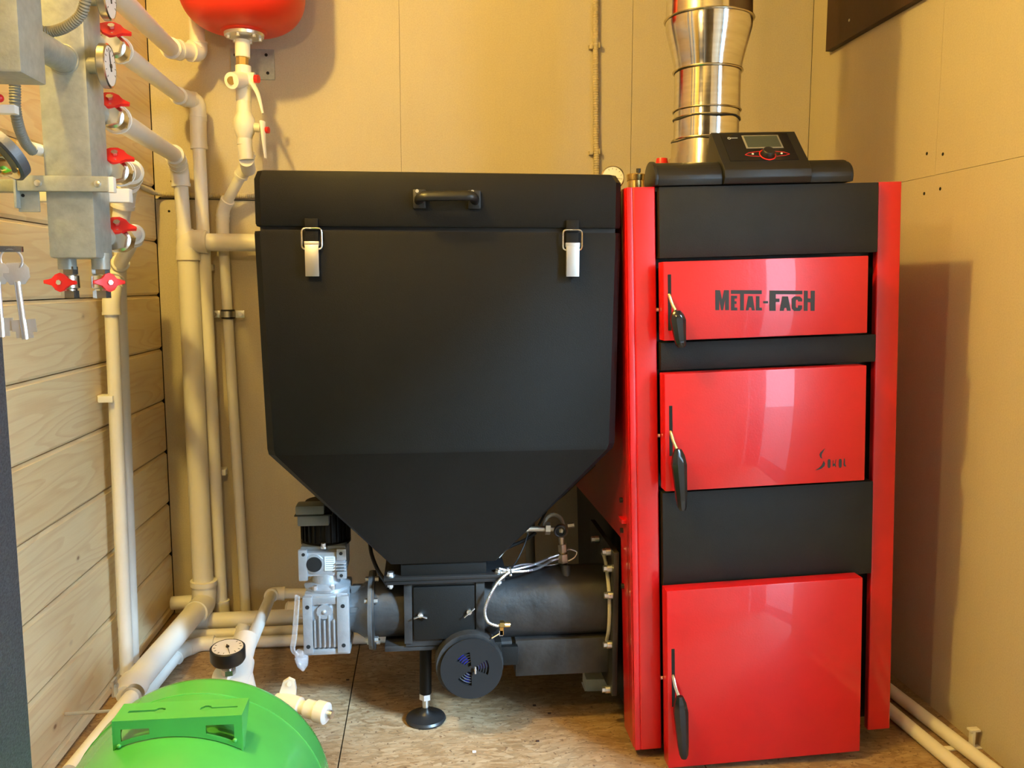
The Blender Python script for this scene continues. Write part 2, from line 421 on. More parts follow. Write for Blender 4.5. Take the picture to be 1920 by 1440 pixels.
# side panels wrap round the front as pillars; the left one is cut away for the burner
lp = MB().prism([(.0, .022), (.105, .022), (.105, .478), (DEP, .455), (DEP, 1.10), (.42, 1.21), (.10, 1.245), (.0, 1.248)], 'x', -.0, .012, .0015)
lpan = bpart(bo, 'side_panel', lp, 'red')
rpan = bpart(bo, 'side_panel', MB().box(.582, .5935, .016, DEP, .02, 1.246, .001), 'red')
def pillar(x0, x1, ch):
    pts = [(x0, .03), (x0+(.012 if ch < 0 else 0), 0.0), (x1-(.012 if ch > 0 else 0), 0.0), (x1, .03)]
    e_ = .045 if ch < 0 else .017
    pts = [(x0, e_), (x0, .014 if ch < 0 else .002), (x0+(.016 if ch < 0 else .002), 0), (x1-.002, 0), (x1, .002), (x1, e_)]
    return MB().prism(pts, 'z', .022, 1.248, .0015)
bpart(bo, 'front_pillar', pillar(-.001, .0605, -1), 'red')
bpart(bo, 'front_pillar', pillar(.5415, .5945, 1), 'red')
for y, z in ((.085, .50), (.085, .37), (.085, .57)):
    bpart(bo, 'panel_button', MB().cyl((-.006, y, z), (.001, y, z), .006, n=10), 'blackplastic')
bpart(bo, 'panel_button', MB().box(-.010, .0, .05, .085, .525, .534, .001), 'red')
# black front bands
for z0, z1 in ((1.101, 1.246), (.868, .927), (.397, .606)):
    bpart(bo, 'front_band', MB().box(.0645, .5365, -.012, .03, z0, z1, .002), 'panel')
bpart(bo, 'top_cover', MB().box(.013, .581, .002, DEP, 1.238, 1.247, .001), 'blackplastic')
# doors
DX0, DX1 = .0595, .4935
def door(z0, z1, slot, grip):
    d = bpart(bo, 'door', MB().box(DX0, DX1, -.055, -.018, z0, z1, .0022), 'red')
    bpart(d, 'door_core', MB().box(DX0+.012, DX1-.012, -.018, .03, z0+.01, z1-.01), 'blackplastic')
    bpart(d, 'latch_slot', MB().box(.0685, .0755, -.0556, -.05, slot[0], slot[1]), 'dark')
    bpart(d, 'hinge_pin', MB().cyl((.054, -.02, sum(slot)/2-.015), (.058, -.02, sum(slot)/2-.015), .004), 'steel')
    gx, gz0, gz1 = grip
    lev = MB().tube(smooth([(.070, -.045, gz0+.035), (.0705, -.058, gz0+.030), (gx-.003, -.070, gz0+.014), (gx, -.083, gz0)], 5), .0036, 8, flat=.55)
    bpart(d, 'lever', lev, 'chrome', 'bare steel lever bar')
    H = gz0-gz1
    # tapered faceted grip
    secs = [(0, .007, .006), (.10, .0125, .012), (.25, .0155, .014), (.8, .0115, .011), (.94, .0095, .009), (1, .006, .006)]
    vs = []; mb = MB()
    for t, hx, hy in secs:
        cx = gx+.002+.008*t; cy = -.086; z = gz0-H*t
        for k in range(8):
            a = math.pi/4*k+math.pi/8
            vs.append(V((cx+hx*1.05*math.cos(a), cy+hy*math.sin(a), z)))
    fs = [(7, 6, 5, 4, 3, 2, 1, 0), tuple(range(40, 48))]
    for s_ in range(5):
        for k in range(8): fs.append((s_*8+k, s_*8+(k+1) % 8, (s_+1)*8+(k+1) % 8, (s_+1)*8+k))
    mb._new(vs, fs); bpart(d, 'handle_grip', mb, 'blackgloss')
    return d
dt = door(.934, 1.0935, (.955, 1.068), (.0755, .996, .922))
dm = door(.620, .866, (.695, .80), (.0755, .715, .587))
dl = door(.007, .405, (.147, .277), (.0745, .186, .046))
# lettering METAL-FACH, drawn as polygons on the top door; units: pixels of the zoomed logo
def logo():
    mb = MB()
    def P(pts):  # pts in zoom pixels (x right, y down, slant removed)
        q = []
        for x, y in pts:
            yy = y+(x-160)*.037
            q.append((.1665+(x-160)*.0001416, 1.0335-(yy-205)*.0001416))
        mb.prism(q, 'y', -.0558, -.0548)
    P([(165, 205), (235, 205), (265, 340), (295, 205), (367, 205), (367, 492), (312, 492), (312, 330), (280, 492), (250, 492), (222, 330), (222, 492), (165, 492)])  # M
    P([(398, 285), (487, 285), (487, 325), (450, 325), (450, 365), (480, 365), (480, 402), (450, 402), (450, 455), (490, 455), (490, 495), (398, 495)])  # E
    P([(398, 205), (855, 205), (855, 258), (590, 258), (590, 495), (535, 495), (535, 258), (398, 258)])  # T with long bar
    P([(655, 290), (720, 290), (752, 495), (708, 495), (700, 452), (668, 452), (660, 495), (618, 495)])  # A
    P([(770, 290), (822, 290), (822, 455), (858, 455), (858, 495), (770, 495)])  # L
    P([(880, 360), (950, 360), (950, 392), (880, 392)])  # -
    P([(972, 208), (1468, 208), (1468, 260), (1066, 260), (1066, 325), (1122, 325), (1122, 372), (1066, 372), (1066, 500), (972, 500)])  # F
    P([(1165, 292), (1250, 292), (1295, 500), (1238, 500), (1228, 458), (1198, 458), (1188, 500), (1128, 500)])  # A
    P([(1345, 292), (1430, 292), (1465, 325), (1465, 365), (1405, 365), (1400, 340), (1375, 340), (1368, 360), (1368, 440), (1380, 458), (1400, 455), (1405, 420), (1465, 420), (1462, 475), (1430, 502), (1345, 502), (1310, 470), (1308, 325)])  # C
    P([(1492, 208), (1548, 208), (1548, 320), (1595, 320), (1595, 208), (1655, 208), (1655, 500), (1595, 500), (1595, 375), (1548, 375), (1548, 500), (1492, 500)])  # H
    return mb
bpart(dt, 'maker_lettering', logo(), 'ink')
def sokol():
    mb = MB()
    def P(pts): mb.prism([(.3832+(x-600)*.0000945, .6960-((y-270)+(x-600)*.03)*.0000945) for x, y in pts], 'y', -.0557, -.0549)
    P([(825, 285), (770, 330), (715, 380), (695, 430), (715, 490), (765, 525), (745, 470), (752, 410), (785, 350)])
    P([(795, 565), (832, 630), (815, 690), (745, 745), (660, 772), (600, 778), (680, 735), (745, 680), (775, 620)])
    for x in (890, 1150): P([(x+12, 535), (x+55, 535), (x+68, 570), (x+68, 700), (x+50, 735), (x+15, 735), (x, 700), (x, 570)])
    P([(1008, 560), (1022, 560), (1022, 640), (1060, 640), (1078, 540), (1090, 545), (1072, 650), (1088, 715), (1068, 715), (1052, 680), (1022, 700), (1008, 710)])
    P([(1268, 530), (1290, 530), (1295, 660), (1320, 695), (1322, 710), (1285, 710), (1262, 680)])
    return mb
bpart(dm, 'model_lettering', sokol(), 'ink')

# control unit lying on top of the boiler
cu = thing('control_unit', 'black electronic controller with tilted display lying on the boiler top', 'controller', OB, rot=(0, TH, 0))
def dprof(y0, y1, z0, z1, n=14):
    out = []
    for k in range(n+1):
        a = math.pi*k/n; out.append(((y0+y1)/2-(y1-y0)/2*math.cos(a), z0+.012+(z1-z0-.012)*math.sin(a)))
    return [(y0+.004, z0)]+out+[(y1-.004, z0)]
ZT = 1.248
cb = MB().prism(dprof(-.02, .066, ZT, ZT+.050), 'x', .062, .196, .002)
cbo = bpart(cu, 'base_wing', cb, 'blackplastic')
bpart(cu, 'base_wing', MB().prism(dprof(-.02, .066, ZT, ZT+.050), 'x', .385, .472, .002), 'blackplastic')
bpart(cu, 'end_cap', MB().prism(dprof(-.022, .068, ZT+.001, ZT+.053), 'x', .054, .062, .002), 'blackplastic')
bpart(cu, 'end_cap', MB().prism(dprof(-.018, .064, ZT+.001, ZT+.047), 'x', .472, .479, .003), 'blackplastic')
# centre: curved front below a tilted face
cen = [(-.020, ZT), (-.028, ZT+.012), (-.026, ZT+.028), (-.012, ZT+.044), (.058, ZT+.116), (.070, ZT+.112), (.085, ZT+.05), (.12, ZT+.02), (.12, ZT)]
bpart(cu, 'display_housing', MB().prism(cen, 'x', .198, .383, .002), 'blackplastic')
f0 = V((.198, -.012, ZT+.044)); fy = (V((0, .058, ZT+.116))-V((0, -.012, ZT+.044))).normalized(); fn = V((0, -fy.z, fy.y))
Mf = Matrix(((1, 0, 0, .198), (0, fy.y, fn.y, -.012), (0, fy.z, fn.z, ZT+.044), (0, 0, 0, 1)))   # local x right, y up the face, z out
FHL = .1004
bpart(cu, 'face_plate', MB().box(.018, .165, .004, FHL-.006, -.001, .0012, .0006, Mf), 'blackgloss')
bz = MB().box(.0625, .143, .0425, .0865, .001, .0022, .0005, Mf)
bzo = bpart(cu, 'display_bezel', bz, 'bezel')
bpart(bzo, 'display', MB().box(.0665, .139, .0460, .083, .0018, .0026, 0, Mf), 'screen')
kp = (.102, .0215)
bpart(cu, 'knob', MB().lathe([(0, .0135), (.010, .013), (.0125, .011), (.0128, 0.001)], Mf @ V((kp[0], kp[1], .001)), Mf.to_3x3() @ V((0, 0, 1)), 28), 'blackplastic')
bpart(cu, 'knob_ring', MB().ring(Mf @ V((kp[0], kp[1], .0014)), Mf.to_3x3() @ V((0, 0, 1)), .0165, .0013), 'redplastic')
for s in (-1, 1):
    wing = [(kp[0]+s*.018, .016), (kp[0]+s*.038, .0185), (kp[0]+s*.048, .0225), (kp[0]+s*.038, .029), (kp[0]+s*.014, .033)]
    mbw = MB()
    for a, b in zip(wing, wing[1:]): mbw.cyl(Mf @ V((a[0], a[1], .0014)), Mf @ V((b[0], b[1], .0014)), .0006, n=6)
    bpart(cu, 'button_outline', mbw, 'redplastic')
    bpart(cu, 'button', MB().cyl(Mf @ V((kp[0]+s*.031, .0245, .001)), Mf @ V((kp[0]+s*.031, .0245, .0024)), .0022, n=10), 'whiteink')
lg = MB().tube([Mf @ V((.034+.003*math.cos(a), .078+.003*math.sin(a), .0016)) for a in [2*math.pi*k/12 for k in range(12)]], .0005, 5, True)
lg.tube([Mf @ V((.038+.0016*i, .078+.0013*(i % 2), .0016)) for i in range(10)], .0005, 5)
bpart(cu, 'maker_script', lg, 'whiteink')

# ------------------------------------------------------------------ flue
c0 = V((.646, 1.95, 0))
fz = lambda py: at(1325, py, Y=1.95).z
fp = thing('flue_pipe', 'polished stainless steel flue rising from the back of the boiler', 'flue', (c0.x, c0.y, 1.25))
def fsec(name, prof, m, tilt=0): return part(fp, name, MB().lathe([(z, r) for z, r in prof], (c0.x, c0.y, 0), (0, 0, 1), 64, False), m)
part(fp, 'flue_collar', MB().lathe([(1.22, .083), (1.335, .083)], c0, (0, 0, 1), 48, False), 'stainless_dull')
z1, z2, z3, z4, z5 = 1.376, 1.424, 1.440, 1.528, 1.640
fsec('pipe_section', [(1.24, .080), (z1, .0775)], 'stainless_dull')
fsec('pipe_section', [(z1-.002, .0735), (z2, .073)], 'stainless')
fsec('pipe_section', [(z2, .074), (z3, .074)], 'stainless')
fsec('pipe_section', [(z3, .0745), (z3+.05, .0737), (z4, .074)], 'stainless')
fsec('reducer_cone', [(z4, .075), (z4+.018, .077), (z5-.02, .0955), (z5, .097)], 'stainless')
fsec('pipe_section', [(z5+.002, .0965), (z5+.030, .0955), (z5+.05, .0955), (2.5, .0955)], 'stainless')
for z, r, w in ((z1, .0765, .0022), (z2, .0738, .0022), (z3+.001, .0762, .0018), (z4, .0765, .0026), (z5, .098, .0028)):
    part(fp, 'joint_bead', MB().ring((c0.x, c0.y, z), (0, 0, 1), r, w, 56), 'stainless_dull')
for z, r in ((z2-.002, .0742), (z1-.004, .0768)):
    part(fp, 'sealant_seam', MB().tube([(c0.x+r*math.cos(a), c0.y+r*math.sin(a), z+.0018*math.sin(5*a)) for a in [2*math.pi*k/60 for k in range(60)]], .0022, 6, True), 'castiron')

# ------------------------------------------------------------------ boiler-top fittings
q = at(1192, 345, Y=1.95)
av = thing('air_vent', 'brass automatic air vent standing behind the left red pillar', 'air vent', (q.x, q.y, 1.19))
part(av, 'vent_body', MB().lathe([(1.20, .012), (1.232, .012), (1.235, .019), (1.282, .0195), (1.2825, .0185), (1.284, .0185), (1.2845, .0205), (1.297, .0218), (1.299, .0205)], (q.x, q.y, 0), (0, 0, 1), 28), 'brass')
part(av, 'vent_cap', MB().cyl((q.x+.006, q.y, 1.299), (q.x+.006, q.y, 1.303), .003).cyl((q.x+.006, q.y, 1.303), (q.x+.006, q.y, 1.312), .0052), 'blackplastic', 'black screw cap')
q = at(1149, 330, Y=2.1)
def gauge_dial(t, c, ax, R, rimm, depth=.02, needle=.8):
    c = V(c); ax = V(ax).normalized()
    part(t, 'gauge_case', MB().lathe([(-depth, R*.9), (-depth*.8, R), (0, R), (.002, R*.93), (.0005, R*.88)], c, ax, 36), rimm)
    f = part(t, 'gauge_dial', MB().cyl(c+ax*.0006, c+ax*.0016, R*.88, n=36), 'dial')
    u = ax.orthogonal().normalized(); w = ax.cross(u); mk = MB()
    for k in range(11):
        a = -2.2+4.4*k/10+needle; d = u*math.cos(a)+w*math.sin(a)
        mk.cyl(c+ax*.0018+d*R*.68, c+ax*.0018+d*R*.80, R*.018, n=5)
    part(t, 'gauge_scale', mk, 'ink')
    d = u*math.cos(needle)+w*math.sin(needle)
    part(t, 'gauge_needle', MB().cyl(c+ax*.0024-d*R*.25, c+ax*.0024+d*R*.7, R*.035, R*.012, n=6).cyl(c+ax*.0016, c+ax*.004, R*.10, n=12), 'ink')
g1 = thing('boiler_gauge', 'round pressure gauge with white dial behind the hopper lid corner', 'gauge', (q.x, q.y, 1.24))
gauge_dial(g1, q+V((0, 0, -.004)), (-.1, -1, .08), .029, 'chrome', .022, 2.2)
part(g1, 'gauge_stem', MB().cyl(q+V((0, .008, -.03)), (q.x, q.y+.008, 1.20), .006), 'brass')
q = at(1241, 305, Y=2.05)
rc_ = thing('red_cap', 'small red plastic safety valve cap beside the flue base', 'cap', (q.x, q.y, 1.25))
part(rc_, 'cap_body', MB().lathe([(1.25, .0165), (1.34, .0150), (1.350, .013), (1.351, .004)], (q.x, q.y, 0), (0, 0, 1), 20), 'redplastic')
part(rc_, 'valve_body', MB().cyl((q.x, q.y, 1.20), (q.x, q.y, 1.25), .013), 'brass')

# ------------------------------------------------------------------ fuel hopper
HX0, HX1, HY0, HY1 = -.336, .409, 1.76, 2.54
hp_ = thing('fuel_hopper', 'large matt black steel fuel hopper with tapered bottom and latched lid', 'hopper', (.03, 1.98, .43))
def chrect(x0, x1, y0, y1, c): return [(x0+c, y0), (x1-c, y0), (x1, y0+c), (x1, y1-c), (x1-c, y1), (x0+c, y1), (x0, y1-c), (x0, y0+c)]
def loft(rings):
    mb = MB(); n = len(rings[0][0]); vs = []
    for pts, z in rings: vs += [V((p[0], p[1], z)) for p in pts]
    fs = [tuple(range(n-1, -1, -1)), tuple(range((len(rings)-1)*n, len(rings)*n))]
    for k in range(len(rings)-1):
        for i in range(n): fs.append((k*n+i, k*n+(i+1) % n, (k+1)*n+(i+1) % n, (k+1)*n+i))
    mb._new(vs, fs); return mb
OX0, OX1, OY0, OY1 = -.082, .155, 1.875, 2.07
part(hp_, 'hopper_body', loft([(chrect(OX0, OX1, OY0, OY1, .002), .425), (chrect(HX0+.012, HX1-.008, HY0+.004, HY1, .017), .700), (chrect(HX0+.010, HX1-.005, HY0+.002, HY1, .016), .712), (chrect(HX0, HX1, HY0, HY1, .013), 1.150), (chrect(HX0+.001, HX1-.001, HY0+.001, HY1, .013), 1.1555)]), 'black', ang=12)
part(hp_, 'seal', MB().box(HX0+.012, HX1-.012, HY0+.010, HY1-.01, 1.155, 1.166), 'blackplastic')
lid = part(hp_, 'lid', loft([(chrect(HX0+.006, HX1-.004, HY0-.004, HY1+.006, .012), 1.165), (chrect(HX0+.004, HX1-.002, HY0-.006, HY1+.006, .013), 1.170), (chrect(HX0+.004, HX1-.002, HY0-.006, HY1+.006, .013), 1.257), (chrect(HX0+.010, HX1-.012, HY0-.001, HY1+.002, .012), 1.2725), (chrect(HX0+.015, HX1-.018, HY0+.004, HY1, .010), 1.274)]), 'black', ang=25)
# lid handle
ha, hb = at(786, 365, Y=1.752), at(889, 366, Y=1.752); hzz = ha.z-.002; yl = HY0-.006
hpth = fillet([(ha.x, yl+.001, hzz-.010), (ha.x+.001, yl-.034, hzz-.004), (hb.x-.001, yl-.034, hzz-.002), (hb.x, yl+.001, hzz-.010)], .022, 6)
hdl = part(lid, 'handle', MB().tube(hpth, .0115, 12, flat=.8), 'blackplastic')
for x in (ha.x, hb.x):
    part(lid, 'handle_foot', MB().box(x-.013, x+.013, yl-.010, yl+.001, hzz-.026, hzz+.012, .003), 'blackplastic')
    part(lid, 'screw', MB().cyl((x-.004, yl-.014, hzz+.008), (x-.004, yl-.0085, hzz+.008), .0035, n=10), 'steel')
# toggle latches
for px in (586, 1072):
    c = at(px, 470, Y=HY0-.004); x = c.x; zt = 1.1685
    la = part(hp_, 'latch', MB().box(x-.0128, x+.0128, HY0-.014, HY0-.005, zt-.082-.018, zt-.038, .002).box(x-.0145, x+.0145, HY0-.017, HY0-.005, zt-.043, zt-.034, .001), 'steel')
    part(la, 'latch_lever', MB().box(x-.0135, x+.0135, HY0-.0185, HY0-.0145, zt-.103, zt-.041, .001), 'steel')
    zz0, zz1 = zt-.049, zt-.008
    lp2 = fillet([(x, HY0-.012, zz1), (x+.0195, HY0-.012, zz1), (x+.0195, HY0-.012, zz0), (x+.001, HY0-.012, zz0)], .008, 4)
    lp3 = fillet([(x-.001, HY0-.012, zz0), (x-.0195, HY0-.012, zz0), (x-.0195, HY0-.012, zz1), (x, HY0-.012, zz1)], .008, 4)
    part(la, 'latch_bail', MB().tube(lp2+lp3, .0019, 8, True), 'chrome')
    part(hp_, 'latch_catch', MB().box(x-.013, x+.013, HY0-.0135, HY0-.006, zt-.012, zt+.011, .001).box(x-.013, x+.013, HY0-.009, HY0-.001, zt-.034, zt-.008, .001), 'black')

# ------------------------------------------------------------------ burner feeder
FC = V((0, 1.97, .292)); FR = .083
fd = thing('auger_feeder', 'dusty black steel auger feeder tube bolted to the boiler side', 'feeder', (.15, 1.97, .20))
part(fd, 'feed_tube', MB().cyl((-.125, FC.y, FC.z), (-.045, FC.y, FC.z), .070, n=36).cyl((.128, FC.y, FC.z), (.425, FC.y, FC.z), FR, n=40), 'castiron')
part(fd, 'flange', MB().lathe([(0, .092), (.006, .092)], (-.1285, FC.y, FC.z-.008), (1, 0, 0), 40), 'castiron')
part(fd, 'inspection_frame', MB().box(-.052, .128, 1.893, 2.05, .222, .378, .003), 'castiron')
part(fd, 'inspection_frame_edge', MB().box(-.054, -.036, 1.886, 1.895, .232, .372, .001).box(.110, .130, 1.886, 1.895, .232, .372, .001), 'castiron')
cv = part(fd, 'inspection_cover', MB().box(-.033, .107, 1.884, 1.895, .240, .366, .003), 'black')
for x, z, tilt in ((-.017, .302, .0), (.094, .305, .7)):
    w = MB().cyl((x, 1.876, z), (x, 1.885, z), .006, n=10)
    for s in (-1, 1):
        d = V((s*math.cos(tilt), 0, s*math.sin(tilt)-(.35 if tilt == 0 else 0))).normalized()
        w.box(-.0035, .0035, -.0012, .0012, 0, .016, .0008, Matrix.Translation((x, 1.874, z)) @ d.to_track_quat('Z', 'Y').to_matrix().to_4x4())
    part(fd, 'wing_nut', w, 'steel')
part(fd, 'support_lip', MB().box(-.10, .195, 1.90, 2.03, .208, .222, .003), 'castiron')
part(fd, 'top_plate', MB().box(-.098, .180, 1.872, 2.085, .386, .394, .001).box(-.094, .176, 1.876, 2.080, .376, .386, .001), 'blackplastic')
part(fd, 'outlet_neck', MB().box(-.060, .134, 1.882, 2.06, .394, .432, .002), 'black')
for x, z, zn in ((-.083, .394, .372), (.163, .394, .372)):
    part(fd, 'bolt', MB().cyl((x, 1.888, z), (x, 1.888, z+.002), .010, n=16).hexn((x, 1.888, z+.002), (x, 1.888, z+.009), .0075), 'steel')
    part(fd, 'bolt', MB().hexn((x, 1.888, zn-.004), (x, 1.888, zn+.004), .0075).cyl((x, 1.888, zn-.008), (x, 1.888, zn), .004, n=10), 'steel')
# boiler-side mounting flange
part(fd, 'mounting_plate', MB().box(.425, .437, 1.86, 2.14, .095, .44, .001), 'castiron')
rope = [V((.420, 1.97-.095*math.cos(a), .292+.118*math.sin(a)+.003*math.sin(7*a))) for a in [-1.45+2.9*k/26 for k in range(27)]]
part(fd, 'sealing_rope', MB().tube(rope, .0045, 8), 'cream')
for y, z in ((1.885, .395), (1.872, .335), (1.874, .215), (1.885, .10), (2.03, .42), (1.90, .43)):
    part(fd, 'bolt', MB().cyl((.414, y, z), (.426, y, z), .009, n=14).hexn((.406, y, z), (.416, y, z), .0075), 'steel')
part(fd, 'air_duct', MB().box(.203, .425, 1.90, 2.05, .135, .222, .002), 'castiron')
part(fd, 'tube_nipple', MB().cyl((.328, 1.93, .34), (.328, 1.95, .382), .012, n=12), 'castiron')

# adjustable foot
af = thing('levelling_foot', 'black threaded levelling foot with round disc under the feeder', 'foot', (-.008, 1.972, 0))
part(af, 'foot_disc', MB().lathe([(0, .046), (.006, .049), (.011, .046), (.018, .022), (.026, .012), (.034, .010)], (-.008, 1.972, 0), (0, 0, 1), 36), 'blackplastic')
part(af, 'threaded_stem', MB().cyl((-.008, 1.972, .03), (-.008, 1.972, .09), .008), 'steel')
part(af, 'sleeve', MB().cyl((-.008, 1.972, .070), (-.006, 1.972, .215), .0145), 'black')
part(af, 'lock_nut', MB().hexn((-.008, 1.972, .055), (-.008, 1.972, .069), .0150), 'steel')

# blower
bc = at(884, 1252, Y=1.86)
bl = thing('blower', 'round black blower with blue fan blades low behind the levelling foot', 'fan', (bc.x, 1.9, bc.z-.075))
part(bl, 'blower_housing', MB().lathe([(0, .076), (.006, .078), (.060, .078), (.066, .070)], (bc.x-.004, 1.862, bc.z+.003), (0, 1, 0), 44), 'castiron')
# front disc with three wedge openings
disc = MB(); Rr = .071; n = 60
op = [(math.radians(95), math.radians(150)), (math.radians(215), math.radians(268)), (math.radians(-22), math.radians(30))]
def inop(a):
    a = a % (2*math.pi)
    for a0, a1 in op:
        for k in (-1, 0, 1):
            if a0+k*2*math.pi <= a <= a1+k*2*math.pi: return True
    return False
for k in range(n):
    a0, a1 = 2*math.pi*k/n, 2*math.pi*(k+1)/n; am = (a0+a1)/2
    c_ = lambda r, a: V((bc.x+r*math.cos(a), 1.853, bc.z+r*math.sin(a)))
    rr_ = [.008, .040, Rr]
    if not inop(am): disc._new([c_(.008, a0), c_(.008, a1), c_(.040, a1), c_(.040, a0)], [(0, 1, 2, 3)])
    disc._new([c_(.040, a0), c_(.040, a1), c_(Rr, a1), c_(Rr, a0)], [(0, 1, 2, 3)])
    disc._new([V((bc.x, 1.853, bc.z)), c_(.008, a1), c_(.008, a0)], [(0, 1, 2)])
bmesh.ops.remove_doubles(disc.bm, verts=disc.bm.verts, dist=1e-5)
bmesh.ops.recalc_face_normals(disc.bm, faces=disc.bm.faces)
r_ = bmesh.ops.extrude_face_region(disc.bm, geom=list(disc.bm.faces)); bmesh.ops.translate(disc.bm, verts=[e for e in r_['geom'] if isinstance(e, bmesh.types.BMVert)], vec=(0, .0045, 0))
dk = part(bl, 'cover_disc', disc, 'matte')
part(bl, 'fan_cavity', MB().cyl((bc.x, 1.8605, bc.z), (bc.x, 1.8618, bc.z), .066, n=36), 'dark')
for r in (.016, .022, .028, .034):
    part(bl, 'grille_ring', MB().ring((bc.x, 1.8565, bc.z), (0, 1, 0), r, .0013, 36), 'blackplastic')
for k in range(3):
    a = math.radians(132+k*120)
    part(bl, 'fan_blade', MB().box(-.008, .008, -.0008, .0008, .014, .037, 0, Matrix.Translation((bc.x, 1.860, bc.z)) @ Matrix.Rotation(math.pi/2-a, 4, 'Y')), 'blue')
part(bl, 'wing_nut', MB().cyl((bc.x+.008, 1.846, bc.z), (bc.x+.008, 1.853, bc.z), .003, n=8).box(bc.x+.006, bc.x+.010, 1.843, 1.846, bc.z-.008, bc.z+.009, .001), 'steel')
part(bl, 'mounting_bracket', MB().box(bc.x-.012, bc.x+.070, 1.868, 1.93, bc.z+.055, .21, .003), 'black')
part(bl, 'support', MB().box(bc.x+.05, bc.x+.11, 1.885, 1.91, bc.z-.01, .215, .002), 'black')

q = at(1124, 1296, Z=.0)
pad = thing('foam_pad', 'small pale grey foam block on the floor by the boiler side', 'block', (q.x, q.y+.03, 0))
part(pad, 'block', MB().prism([(q.x-.036, q.y), (q.x+.045, q.y-.004), (q.x+.022, q.y+.06), (q.x-.034, q.y+.06)], 'z', 0.0, .034, .004), 'foam')
part(pad, 'base_strip', MB().box(q.x-.038, q.x+.044, q.y+.004, q.y+.05, 0, .003), 'foam')

# ------------------------------------------------------------------ gear motor (left of feeder)
gm_ = thing('gear_motor', 'silver worm gear motor wrapped in clear film at the feeder end', 'motor', (-.24, 1.96, .21))
# lower gearbox
g = MB().box(-.280, -.181, 1.905, 2.02, .222, .352, .006)
part(gm_, 'gearbox_housing', g, 'alu')
for x0, x1 in ((-.282, -.260), (-.206, -.178)):
    part(gm_, 'housing_rail', MB().box(x0, x1, 1.893, 1.91, .214, .348, .003), 'alu')
    for z in (.325, .232): part(gm_, 'mounting_hole', MB().cyl(((x0+x1)/2, 1.8925, z), ((x0+x1)/2, 1.895, z), .0048, n=12), 'dark')
for i in range(5): part(gm_, 'cooling_rib', MB().box(-.258+i*.0108, -.2535+i*.0108, 1.893, 1.91, .228, .292+(.012 if i in (1, 3) else 0), .0015), 'alu')
part(gm_, 'housing_boss', MB().cyl((-.234, 1.895, .312), (-.234, 1.91, .312), .017, n=20).sphere((-.234, 1.895, .312), .005).box(-.262, -.206, 1.897, 1.908, .328, .346, .003), 'alu')
part(gm_, 'housing_foot', MB().box(-.286, -.178, 1.90, 2.0, .208, .222, .003), 'alu')
part(gm_, 'neck_flange', MB().lathe([(.352, .052), (.358, .053), (.361, .044), (.366, .034), (.390, .032)], (-.232, 1.957, 0), (0, 0, 1), 32), 'alu')
for x in (-.255, -.214): part(gm_, 'bolt', MB().hexn((x, 1.913, .358), (x, 1.913, .368), .0055), 'steel')
# side flange cone to auger
part(gm_, 'output_cone', MB().lathe([(0, .048), (.018, .052), (.045, .070), (.046, .078), (.0465, .090), (.055, .092), (.056, .090)], (-.183, 1.967, .286), (1, 0, 0), 40), 'castgrey')
for a in (35, 80, 150, 215, 270, 325):
    y = 1.967-.080*math.cos(math.radians(a)); z = .286+.080*math.sin(math.radians(a))
    part(gm_, 'bolt', MB().hexn((-.144, y, z), (-.137, y, z), .0062), 'steel')
    part(gm_, 'bolt', MB().hexn((-.1222, y, z), (-.114, y, z), .0068), 'steel')
for k in range(3):
    a = math.radians(20+k*55)
    part(gm_, 'cone_web', MB().box(-.178, -.139, 1.967-.052*math.cos(a)-.002, 1.967-.052*math.cos(a)+.002, .286+.05*math.sin(a)-.004, .286+.062*math.sin(a)+.004), 'castgrey')
# upper gearbox
part(gm_, 'upper_gearbox', MB().box(-.286, -.186, 1.925, 2.03, .385, .442, .005), 'alu')
part(gm_, 'upper_rail', MB().box(-.292, -.272, 1.918, 1.93, .378, .450, .002).box(-.206, -.184, 1.918, 1.93, .424, .450, .002).box(-.206, -.184, 1.918, 1.93, .380, .397, .002), 'alu')
for i in range(3): part(gm_, 'cooling_rib', MB().box(-.208, -.184, 1.915, 1.93, .401+i*.0075, .404+i*.0075, .0008), 'alu')
for x, z in ((-.196, .440), (-.196, .388), (-.280, .440)): part(gm_, 'mounting_hole', MB().cyl((x, 1.9172, z), (x, 1.920, z), .004, n=10), 'dark')
part(gm_, 'shaft_boss', MB().lathe([(0, .0225), (.006, .0215), (.0065, .018)], (-.2565, 1.926, .416), (0, -1, 0), 32), 'alu')
part(gm_, 'shaft_cap', MB().cyl((-.2565, 1.921, .416), (-.2565, 1.9175, .416), .0175, n=32), 'blackplastic', 'round black rubber shaft cap')
lb = part(gm_, 'rating_plate', MB().box(-.2335, -.2095, 1.9225, 1.925, .399, .432), 'paper')
ln = MB()
for i in range(6): ln.box(-.231, -.2125, 1.9222, 1.9226, .403+i*.005, .404+i*.005)
part(lb, 'print_lines', ln, 'greyplastic')
